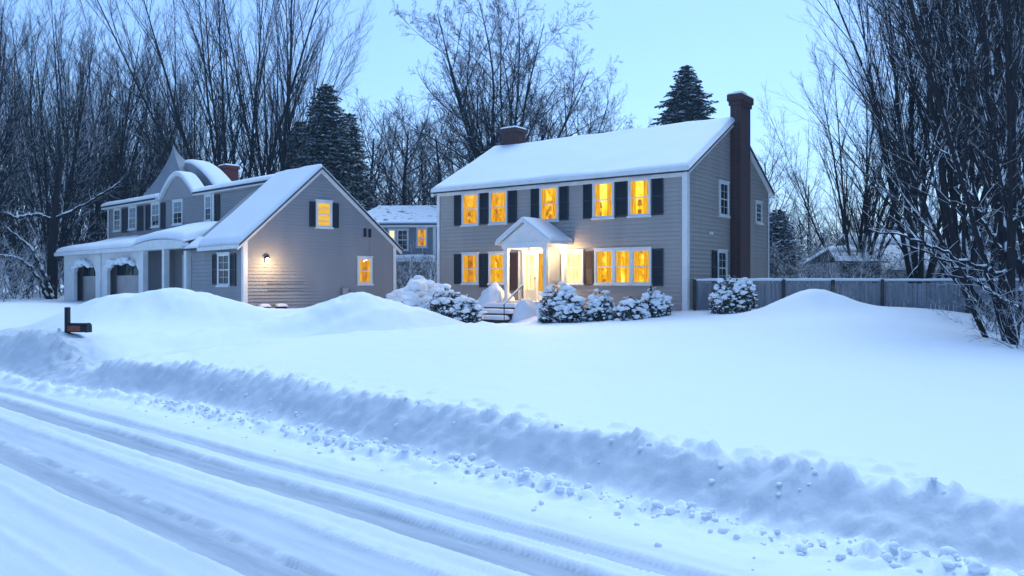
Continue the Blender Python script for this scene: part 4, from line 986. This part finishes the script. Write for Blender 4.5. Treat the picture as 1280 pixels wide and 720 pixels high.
# right side
tree(965, 58, 12, 'round', 23, 'bare tree just right of the tall brick chimney', mats=('bk_mid', 'bk_mid'), rot=10)
tree(1010, 66, 11, 'round', 22, 'low bare tree behind the fence left of the slender fan-shaped tree', mats=('bk_mid', 'bk_mid'), rot=130)
tree(1075, 44, 13.0, 'fan', 6, 'slender open fan-shaped tree behind the middle of the fence', rot=80, sx=1.05)
tree(1150, 36, 18, 'fan', 7, 'tall dark fan-shaped tree behind the fence, leftmost of the big right group', rot=10, thick=.8)
tree(1205, 31, 19, 'fan', 8, 'tall dark tree with a leaning trunk at the fence', rot=200, mats=('bk_mid', 'bk_light'), thick=.65)
tree(1262, 22, 17, 'fan', 9, 'nearest tall tree rising from the snow at the right edge', mats=('bk_mid', 'bk_mid'), rot=130, z=.2, thick=.55)
tree(1300, 27, 20, 'fan', 7, 'tall tree cut by the right edge of the picture', mats=('bk_mid', 'bk_mid'), rot=240, thick=.65)
tree(1235, 44, 22, 'fan', 6, 'tall tree farthest back in the right group', rot=30)
tree(1110, 60, 15, 'round', 23, 'distant bare tree behind the low snowy roofs', mats=('bk_light', 'bk_light'), rot=220)
tree(1330, 38, 24, 'fan', 9, 'tall tree beyond the right edge behind the nearer ones', rot=60)
# brush
BR = [(1060, 38, 3.8, 'bk_heavy', 'snow heavy thicket in front of the small dark shed'), (1025, 37, 3.0, 'bk_heavy', 'low snow heavy thicket left of the small dark shed'), (1120, 37, 3.6, 'bk_heavy', 'snow heavy thicket right of the small dark shed'),(1090, 44, 5, 'bk_mid', 'thicket right behind the fence left of the low snowy roof'), (1150, 40, 4.6, 'bk_heavy', 'snowy thicket right behind the fence before the low snowy roof'), (1215, 38, 4.6, 'bk_mid', 'thicket behind the fence before the right end of the low roof'), (950, 62, 7, 'bk_mid', 'far thicket just right of the main house'), (1050, 58, 6.5, 'bk_mid', 'far thicket behind the sheds'),(20, 50, 5, 'bk_heavy', 'snowy thicket at the far left under the tall trees'), (-15, 45, 4, 'bk_heavy', 'snowy thicket cut by the left edge'), (50, 52, 4.5, 'bk_heavy', 'snowy thicket beside the garage'), (105, 60, 9, 'bk_mid', 'dense tall thicket behind the garage roof'), (40, 64, 10, 'bk_mid', 'dense tall thicket behind the leftmost trunks'),
      (515, 50, 4.2, 'bk_warm', 'reddish brown snowy shrub under the far balcony'), (497, 46, 3.4, 'bk_warm', 'brown snowy shrub at the back corner of the cape house'), (540, 46, 5.2, 'bk_heavy', 'snow covered shrub against the left corner of the main house'),
      (975, 50, 5.5, 'bk_mid', 'dark thicket behind the fence beside the main house'), (1010, 46, 4.5, 'bk_heavy', 'snowy thicket behind the fence at its middle'), (1110, 50, 6, 'bk_mid', 'thicket behind the small shed'), (1180, 42, 4.5, 'bk_mid', 'thicket in front of the low snowy roof'), (1250, 33, 4, 'bk_mid', 'thicket behind the right end of the fence'),
      (1235, 24.5, 1.9, 'bk_heavy', 'small snowy sapling in front of the fence end'), (1290, 20, 2.4, 'bk_heavy', 'snowy brush at the right edge below the trees')]
for i, (px, Y, h, mt_, lb) in enumerate(BR):
    tree(px, Y, h, 'brush', 31 + i % 3, lb, 'shrub', 'bare_shrub', (mt_, mt_), rot=i * 50)
tree(1052, 29.5, .9, 'brush', 31, 'tiny snowy twigs poking out beside the snow mound by the fence', 'shrub', 'bare_shrub', ('bk_heavy', 'bk_heavy'), z=1.75)

# snow-laden low limbs of the nearest right tree
def limb(pts, r0, r1, seed, parent):
    rgl = np.random.default_rng(seed); pts = np.array(pts, float); n = 26
    s = np.linspace(0, len(pts) - 1, n); P = np.stack([np.interp(s, np.arange(len(pts)), pts[:, k]) for k in range(3)], 1)
    P[1:-1] += rgl.normal(size=(n - 2, 3)) * .035; T = np.gradient(P, axis=0); T /= np.linalg.norm(T, axis=1, keepdims=True)
    rad = np.linspace(r0, r1, n); lv = [(P[None], rad[None], T[None], np.array([1.]))]
    V, Q = tubes(lv, [8]); o = np_mesh('limb', V, Q, M['bk_light'], parent)
    m = 34; bi = rgl.integers(4, n, m); D = rgl.normal(size=(m, 3)) + np.array([0, 0, .6]) + T[bi] * 1.3; D /= np.linalg.norm(D, axis=1, keepdims=True)
    K = 4; tp = np.zeros((m, K + 1, 3)); tp[:, 0] = P[bi]; d = D.copy(); tt = np.zeros_like(tp); tt[:, 0] = d; Ls = rgl.uniform(.3, 1.1, m)
    for k in range(K): d = d + rgl.normal(size=(m, 3)) * .2; d /= np.linalg.norm(d, axis=1, keepdims=True); tp[:, k + 1] = tp[:, k] + d * (Ls / K)[:, None]; tt[:, k + 1] = d
    V, Q = tubes([(tp, np.linspace(.014, .005, K + 1)[None].repeat(m, 0), tt, Ls)], [4]); np_mesh('twigs', V, Q, M['bk_heavy'], parent)
    # snow ridge riding on the limb
    Ps = P + np.array([0, 0, 1.]) * (rad[:, None] * .75); V, Q = tubes([(Ps[None], (rad * (.75 + .35 * rgl.uniform(-1, 1, n)))[None], T[None], np.array([1.]))], [7]); np_mesh('limb_snow', V, Q, M['snow'], parent)
def wp(px, py, Y): return ((px - 640) * Y / 1024, Y, 2.5 + (355 - py) * Y / 1024)
nt_ = thing('snowy_limbs', wp(1268, 440, 21.4), 'trunk with long snow laden limbs reaching left over the fence at the right edge', 'tree')
V, Q = None, None
def trunkpart(pts, r0, r1, seed):
    rgl = np.random.default_rng(seed); pts = np.array(pts, float); n = 18; s = np.linspace(0, len(pts) - 1, n)
    P = np.stack([np.interp(s, np.arange(len(pts)), pts[:, k]) for k in range(3)], 1); P[1:-1] += rgl.normal(size=(n - 2, 3)) * .02
    T = np.gradient(P, axis=0); T /= np.linalg.norm(T, axis=1, keepdims=True); V, Q = tubes([(P[None], np.linspace(r0, r1, n)[None], T[None], np.array([1.]))], [10]); np_mesh('trunk', V, Q, M['bk_light'], nt_)
nt_.name = 'snow_laden_tree'
trunkpart([wp(1268, 460, 21.4), wp(1263, 340, 21.4), wp(1268, 200, 21.6), wp(1262, 60, 21.8), wp(1255, -60, 22)], .12, .06, 1)
trunkpart([wp(1257, 430, 22.4), wp(1252, 300, 22.4), wp(1240, 160, 22.8), wp(1225, 0, 23), wp(1215, -80, 23)], .10, .04, 2)
trunkpart([wp(1240, 400, 25.4), wp(1205, 350, 25.4), wp(1183, 270, 25.6), wp(1172, 170, 26), wp(1150, 20, 26.5)], .13, .04, 3)
limb([wp(1262, 345, 21.4), wp(1225, 335, 21.2), wp(1180, 315, 21), wp(1140, 298, 20.8), wp(1085, 286, 20.6)], .06, .018, 4, nt_)
limb([wp(1270, 385, 21.4), wp(1250, 372, 21.2), wp(1225, 355, 21), wp(1190, 330, 20.9), wp(1150, 312, 20.9)], .06, .02, 5, nt_)
limb([wp(1262, 330, 21.5), wp(1235, 285, 21.4), wp(1205, 230, 21.6), wp(1170, 175, 22)], .055, .018, 6, nt_)
limb([wp(1262, 290, 21.4), wp(1280, 250, 21.2), wp(1300, 200, 21)], .05, .02, 7, nt_)
# snowy limb reaching over the garage on the left
nl = thing('low_limb_tree', wp(62, 372, 50), 'thick dark trunk left of the garage with a snowy limb reaching right', 'tree')
def trunk2(pts, r0, r1): 
    global nt_
    k = nt_; nt_ = nl; trunkpart(pts, r0, r1, 9); nt_ = k
trunk2([wp(64, 380, 50), wp(66, 300, 50), wp(70, 250, 50), wp(76, 200, 50), wp(72, 170, 50)], .34, .05)
limb([wp(66, 275, 50), wp(95, 262, 49.5), wp(125, 245, 49), wp(150, 228, 48.5)], .11, .04, 11, nl)
limb([wp(66, 275, 50), wp(45, 268, 49.5), wp(20, 272, 49), wp(-10, 262, 49)], .12, .04, 12, nl)
limb([wp(66, 375, 49.6), wp(55, 345, 49.2), wp(40, 312, 49), wp(10, 285, 49)], .16, .05, 13, nl)
limb([wp(62, 375, 49.6), wp(40, 335, 49), wp(20, 322, 48.5), wp(-10, 318, 48)], .12, .04, 14, nl)

# evergreens
def spruce(px, Y, h, rbase, seed, label, mat='needles', name='spruce_tree', z=None, dens=1.0, powr=.8):
    X = (px - 640) * Y / 1024; z = gz(X, Y) if z is None else z; rg = np.random.default_rng(seed)
    t = thing(name, (X, Y, z), label, 'tree')
    MB().tube([(X, Y, z - .2), (X, Y, z + h * .98)], [h * .018, .02], 8).build('trunk', M['bark'], t)
    Vs = []; zc = h * .06; b = 0; Fs = []
    while zc < h * .985:
        fr_ = 1 - zc / h; Rr = rbase * fr_ ** powr * rg.uniform(.82, 1.1); nb = max(5, int((7 + 9 * fr_) * dens)); a0 = rg.uniform(0, 6.28)
        for j in range(nb):
            az = a0 + j * 6.283 / nb + rg.normal() * .15; ln = Rr * rg.uniform(.65, 1.12); ns = max(5, int(ln * 9))
            dirh = np.array([math.cos(az), math.sin(az), 0]); side = np.array([-dirh[1], dirh[0], 0])
            s = np.linspace(.12, 1, ns); C = dirh[None] * (ln * s)[:, None]; C[:, 2] = zc - .30 * ln * s ** 1.5 + .12 * ln * s ** 4 + rg.normal(size=ns) * .03
            for k in range(ns):
                w_ = ln * .30 * (1.15 - s[k]) + .12
                for sg in (-1, 1):
                    for rep in range(2):
                        tipd = side * sg * w_ * rg.uniform(.7, 1.2) + dirh * w_ * rg.uniform(.3, .9) + np.array([0, 0, -w_ * rg.uniform(.1, .55)])
                        wd = dirh * .07 + np.array([0, 0, rg.uniform(-.06, .06)]); p = C[k]
                        Vs += [p - wd, p + wd, p + tipd * .6 + wd * .9, p + tipd]; Fs.append((b, b + 1, b + 2, b + 3)); b += 4
        zc += h * .022 * (0.6 + fr_ * .9)
    V = np.array(Vs) + np.array([X, Y, z]); np_mesh('crown', V, np.array(Fs), M[mat], t, smooth=False)
    return t
spruce(858, 62, 18.0, 7.2, 1, 'dark pointed spruce behind the right part of the main roof', powr=.72)
spruce(408, 60, 15.8, 4.2, 2, 'dark evergreen rising above the cape house ridge', 'needles', dens=.9, powr=.55, name='evergreen_tree')
spruce(437, 64, 14.5, 3.4, 3, 'dark evergreen right of the tallest evergreen', 'needles', dens=.9, powr=.55, name='evergreen_tree')
spruce(375, 64, 13.8, 3.4, 4, 'dark evergreen left of the tallest evergreen, behind the cape roof', 'needles', dens=.9, powr=.55, name='evergreen_tree')
spruce(972, 54, 6.0, 2.2, 5, 'dark rounded evergreen behind the fence beside the brick chimney', 'needles_s', powr=.45, name='evergreen_tree')
spruce(1135, 52, 5.0, 3.4, 6, 'wide low dark evergreen above the small shed', 'needles_s', powr=.4, name='evergreen_tree')
spruce(1230, 55, 6.0, 4.0, 7, 'wide low dark evergreen behind the snowy low roof', 'needles_s', powr=.4, name='evergreen_tree')

# far woods as one mass
rg = np.random.default_rng(99); allV = []; allQ = []; b = 0
A_, B_ = grow(np.random.default_rng(41), (0, 0, 0), 12., 'round'); Vr, Qr = tubes(A_ + B_[:1], [4, 3, 3], 1.6)
for k in range(64):
    Y = rg.uniform(88, 125); px = -120 + (1520) * (k + rg.uniform(0, 1)) / 64; X = (px - 640) * Y / 1024
    s = rg.uniform(.95, 1.55) * (1.25 if px < 560 else .75); a = rg.uniform(0, 6.28); c_, s_ = math.cos(a), math.sin(a)
    V = Vr * s; V = np.stack([V[:, 0] * c_ - V[:, 1] * s_ + X, V[:, 0] * s_ + V[:, 1] * c_ + Y, V[:, 2] + 1.3], 1); allV.append(V); allQ.append(Qr + b); b += len(V)
tag(np_mesh('far_woods', np.concatenate(allV), np.concatenate(allQ), M['bk_light'], smooth=False), 'far bare woods closing the view behind the houses', 'woods', kind='stuff')

# ================================================================== SNOW-COVERED SHRUBS
def bush(name, X, Y, z, rx, ry, h, seed, label, snowy=.6, leaf=.05, snowr=(.05, .13), lump=1.0):
    rg = np.random.default_rng(seed); t = thing(name, (X, Y, z), label, 'shrub')
    nl_ = int(2600 * rx * h * 2); th = rg.uniform(0, 6.283, nl_); ph = np.arccos(rg.uniform(-.1, 1, nl_)); rr = rg.uniform(.45, 1, nl_) ** .5
    lob = 1 + .16 * np.sin(th * 3 + seed) + .12 * np.sin(th * 5 + ph * 4 + seed * 2)
    C = np.stack([rx * rr * lob * np.sin(ph) * np.cos(th), ry * rr * lob * np.sin(ph) * np.sin(th), h * rr * lob * np.cos(ph)], 1) + np.array([X, Y, z])
    a = rg.normal(size=(nl_, 3)); a /= np.linalg.norm(a, axis=1, keepdims=True); b_ = np.cross(a, rg.normal(size=(nl_, 3))); b_ /= np.linalg.norm(b_, axis=1, keepdims=True)
    s = leaf * rg.uniform(.6, 1.4, nl_)[:, None]
    V = np.stack([C - a * s * 1.3, C + b_ * s * .5, C + a * s * 1.3, C - b_ * s * .5], 1).reshape(-1, 3); Fq = np.arange(nl_ * 4).reshape(-1, 4)
    np_mesh('foliage', V, Fq, M['leaves'], t, smooth=False)
    mb = MB()
    for k in range(9):
        az = rg.uniform(0, 6.28); e = rg.uniform(.2, .9); tip_ = (X + rx * .8 * e * math.cos(az), Y + ry * .8 * e * math.sin(az), z + h * math.sqrt(max(.1, 1 - e * e)) * .95)
        mb.tube([(X + .1 * math.cos(az), Y + .1 * math.sin(az), z - .1), tip_], [.02, .006], 5, False)
    mb.build('stems', M['bark'], t)
    ns = int(240 * rx * max(h, .6) * 2 * snowy * lump); th = rg.uniform(0, 6.283, ns); ph = np.arccos(rg.uniform(.08, 1, ns) ** .8)
    lob = 1 + .16 * np.sin(th * 3 + seed) + .12 * np.sin(th * 5 + ph * 4 + seed * 2); k = rg.uniform(.93, 1.04, ns)
    C = np.stack([rx * k * lob * np.sin(ph) * np.cos(th), ry * k * lob * np.sin(ph) * np.sin(th), h * k * lob * np.cos(ph)], 1) + np.array([X, Y, z])
    keep = rg.uniform(0, 1, ns) < (.35 + .65 * np.cos(ph)); C = C[keep]
    r = snowr[0] * .7 + (snowr[1] * 1.35 - snowr[0] * .7) * rg.uniform(0, 1, len(C)) ** 2.2 * (.5 + .6 * (C[:, 2] - z) / h); V, Fq = blobs(C, r, (.4, .75), seed); np_mesh('snow_clumps', V, Fq, M['snow'], t)
    return t
def bp(px, Y): return (px - 640) * Y / 1024
def bushp(px, Y, rx, h, seed, label, dz=-.15, **k):
    X = bp(px, Y); return bush('snowy_shrub', X, Y, gz(X, Y) + dz, rx, rx * .8, h, seed, label, **k)
G_ = None
bushp(528, 34.5, 1.15, 1.35, 1, 'rounded shrub buried under smooth snow at the left corner of the main house', snowy=1.3, snowr=(.10, .24), lump=1.3)
bushp(557, 33.2, .75, 1.05, 2, 'snow covered shrub in the left bed, second from the steps', snowy=.8)
bushp(583, 32.6, .62, 1.1, 3, 'snow covered shrub nearest the left side of the front steps', snowy=.7)
bushp(508, 36.5, .8, .9, 9, 'low snow-smothered shrub at the far left of the bed', snowy=1.3, snowr=(.10, .22))
bushp(700, 31.6, .78, 1.35, 4, 'tallest snow covered shrub just right of the front steps', snowy=.75)
bushp(718, 31.0, .5, .95, 5, 'snow covered shrub below the bright front window', snowy=.7)
bushp(752, 30.8, .62, 1.0, 6, 'snow covered shrub left of the low spreading one', snowy=.75)
bushp(790, 30.2, .75, .78, 7, 'low spreading snow covered shrub before the triple window', snowy=1.0)
bushp(817, 30.4, .55, 1.05, 8, 'rightmost snow covered shrub along the front of the main house', snowy=.8)
bush('snowy_shrub', bp(917, 30.4), 30.4, gz(bp(917, 30.4), 30.4) - .1, .82, .7, 1.22, 10, 'snow tufted leafy shrub by the fence at the chimney end', snowy=.85, snowr=(.05, .10))

# heaped snow beside the steps
def heap(X, Y, z0, rx, ry, h, seed, label, dr=0):
    u = np.linspace(0, 2 * np.pi, 40, endpoint=False); v = np.linspace(0, 1, 16); U_, V_ = np.meshgrid(u, v)
    rad = np.sin(V_ * np.pi / 2); hh = np.cos(V_ * np.pi / 2) ** 1.7
    wb = 1 + .15 * np.sin(U_ * 3 + seed) + .08 * np.sin(U_ * 5 + seed)
    x = rx * rad * wb * np.cos(U_); y = ry * rad * wb * np.sin(U_); z = h * hh * (1 + .35 * fbm(x * 2.2 + seed, y * 2.2, 4, seed)) + .10 * rad * lumps(x * 3, y * 3, seed, .6) - .25 * (V_ ** 3)
    x = x + .22 * rx * hh * math.sin(seed * 2.); y = y + .06 * fbm(x * 3, z * 3, 3, seed); x = x + .12 * fbm(y * 3, z * 3, 3, seed + 4)
    idx = np.arange(U_.size).reshape(U_.shape); nxt = np.roll(idx, -1, 1); Q = np.stack([idx[:-1], nxt[:-1], nxt[1:], idx[1:]], -1).reshape(-1, 4)
    o = np_mesh('snow_heap', np.stack([x, y, z], -1).reshape(-1, 3), Q, M['snow']); o.location = (X, Y, z0); return tag(o, label, 'snow pile')
p = F1(4.35, 0, 1.45); heap(p[0], p[1], 1.3, .95, .8, 1.2, 1, 'rounded snow heap glowing warm left of the front steps')
p = F1(6.6, 0, 2.0); heap(p[0], p[1], 1.0, .72, .7, .95, 2, 'smaller pointed snow heap right of the front steps')
p = F1(4.2, 0, 2.6); heap(p[0], p[1], .95, .65, .8, .65, 3, 'low snow shoulder along the left edge of the steps')

# ================================================================== SKY, LIGHT, CAMERA
SUN_EL, SUN_AZ = 62, 20         # azimuth measured from +Y towards +X
world = bpy.data.worlds.new('World'); scene.world = world; world.use_nodes = True; nt = world.node_tree
bgn = nt.nodes['Background']; sky = nt.nodes.new('ShaderNodeTexSky'); sky.sky_type = 'NISHITA'; sky.sun_disc = False
sky.sun_elevation = R(SUN_EL); sky.sun_rotation = R(SUN_AZ); sky.altitude = 0; sky.air_density = 1.0; sky.dust_density = 1.2; sky.ozone_density = 2.5
mul = nt.nodes.new('ShaderNodeMix'); mul.data_type = 'RGBA'; mul.blend_type = 'MULTIPLY'; mul.inputs[0].default_value = 1.0
mul.inputs[7].default_value = (.73, .94, 1.19, 1)
nt.links.new(sky.outputs[0], mul.inputs[6]); nt.links.new(mul.outputs[2], bgn.inputs[0]); bgn.inputs[1].default_value = .15
sl_ = bpy.data.lights.new('sun', 'SUN'); sl_.energy = 1.5; sl_.angle = R(50); sl_.color = (.56, .80, 1.0)
so = bpy.data.objects.new('sun', sl_); COL.objects.link(so)
d = Vector((math.sin(R(SUN_AZ)) * math.cos(R(SUN_EL)), math.cos(R(SUN_AZ)) * math.cos(R(SUN_EL)), math.sin(R(SUN_EL))))
so.rotation_euler = d.to_track_quat('Z', 'Y').to_euler(); so.location = (20, 30, 40)

HAZE = .0007
if HAZE:
    mb = MB(); x0, x1, y0, y1, z0, z1 = -950, 950, -320, 2600, -3, 46
    mb.hexa([(x0, y0, z0), (x1, y0, z0), (x1, y1, z0), (x0, y1, z0), (x0, y0, z1), (x1, y0, z1), (x1, y1, z1), (x0, y1, z1)])
    hm = bpy.data.materials.new('haze_air'); hm.use_nodes = True; hm.node_tree.nodes.clear()
    ou = N(hm, 'ShaderNodeOutputMaterial'); pv = N(hm, 'ShaderNodeVolumePrincipled'); pv.inputs['Color'].default_value = (.55, .78, 1, 1); pv.inputs['Density'].default_value = HAZE; pv.inputs['Anisotropy'].default_value = .2
    L(hm, pv.outputs[0], ou.inputs['Volume'])
    hz = mb.build('haze', hm); tag(hz, 'cold blue winter haze', kind='stuff')

cam = bpy.data.cameras.new('camera'); co = bpy.data.objects.new('camera', cam); COL.objects.link(co)
co.location = (0, 0, 2.5); co.rotation_euler = (R(90), 0, 0); cam.lens = 28.8; cam.sensor_width = 36; cam.clip_end = 5000; cam.clip_start = .1
cam.shift_y = -5 / 1280
scene.camera = co
scene.view_settings.view_transform = 'Standard'; scene.view_settings.look = 'None'; scene.view_settings.exposure = 0.50; scene.view_settings.gamma = 1
for o in COL.objects:
    if o.parent is not None or 'category' not in o: continue
    n = o.name.split('.')[0]; x = o.location.x
    if n == 'bare_tree': o['group'] = 'bare trees behind the left house' if x < -18 or 'chimney, taller' in o['label'] else ('bare trees at the right' if x > 15 and o.location.y < 60 else 'bare trees behind the main house')
    elif n == 'bare_shrub': o['group'] = 'snowy thickets'
    elif n in ('spruce_tree', 'evergreen_tree'): o['group'] = 'evergreens behind the houses'
    elif n == 'snowy_shrub': o['group'] = 'snow covered shrubs around the main house'
    elif n == 'snow_heap': o['group'] = 'snow heaps by the front steps'
    elif n == 'wall_lantern': o['group'] = 'glowing wall lanterns'
    elif n == 'snow_garland': o['group'] = 'snowy garlands over the garage bays'
    elif n == 'garden_shed': o['group'] = 'low buildings behind the fence'
bpy.context.view_layer.update()
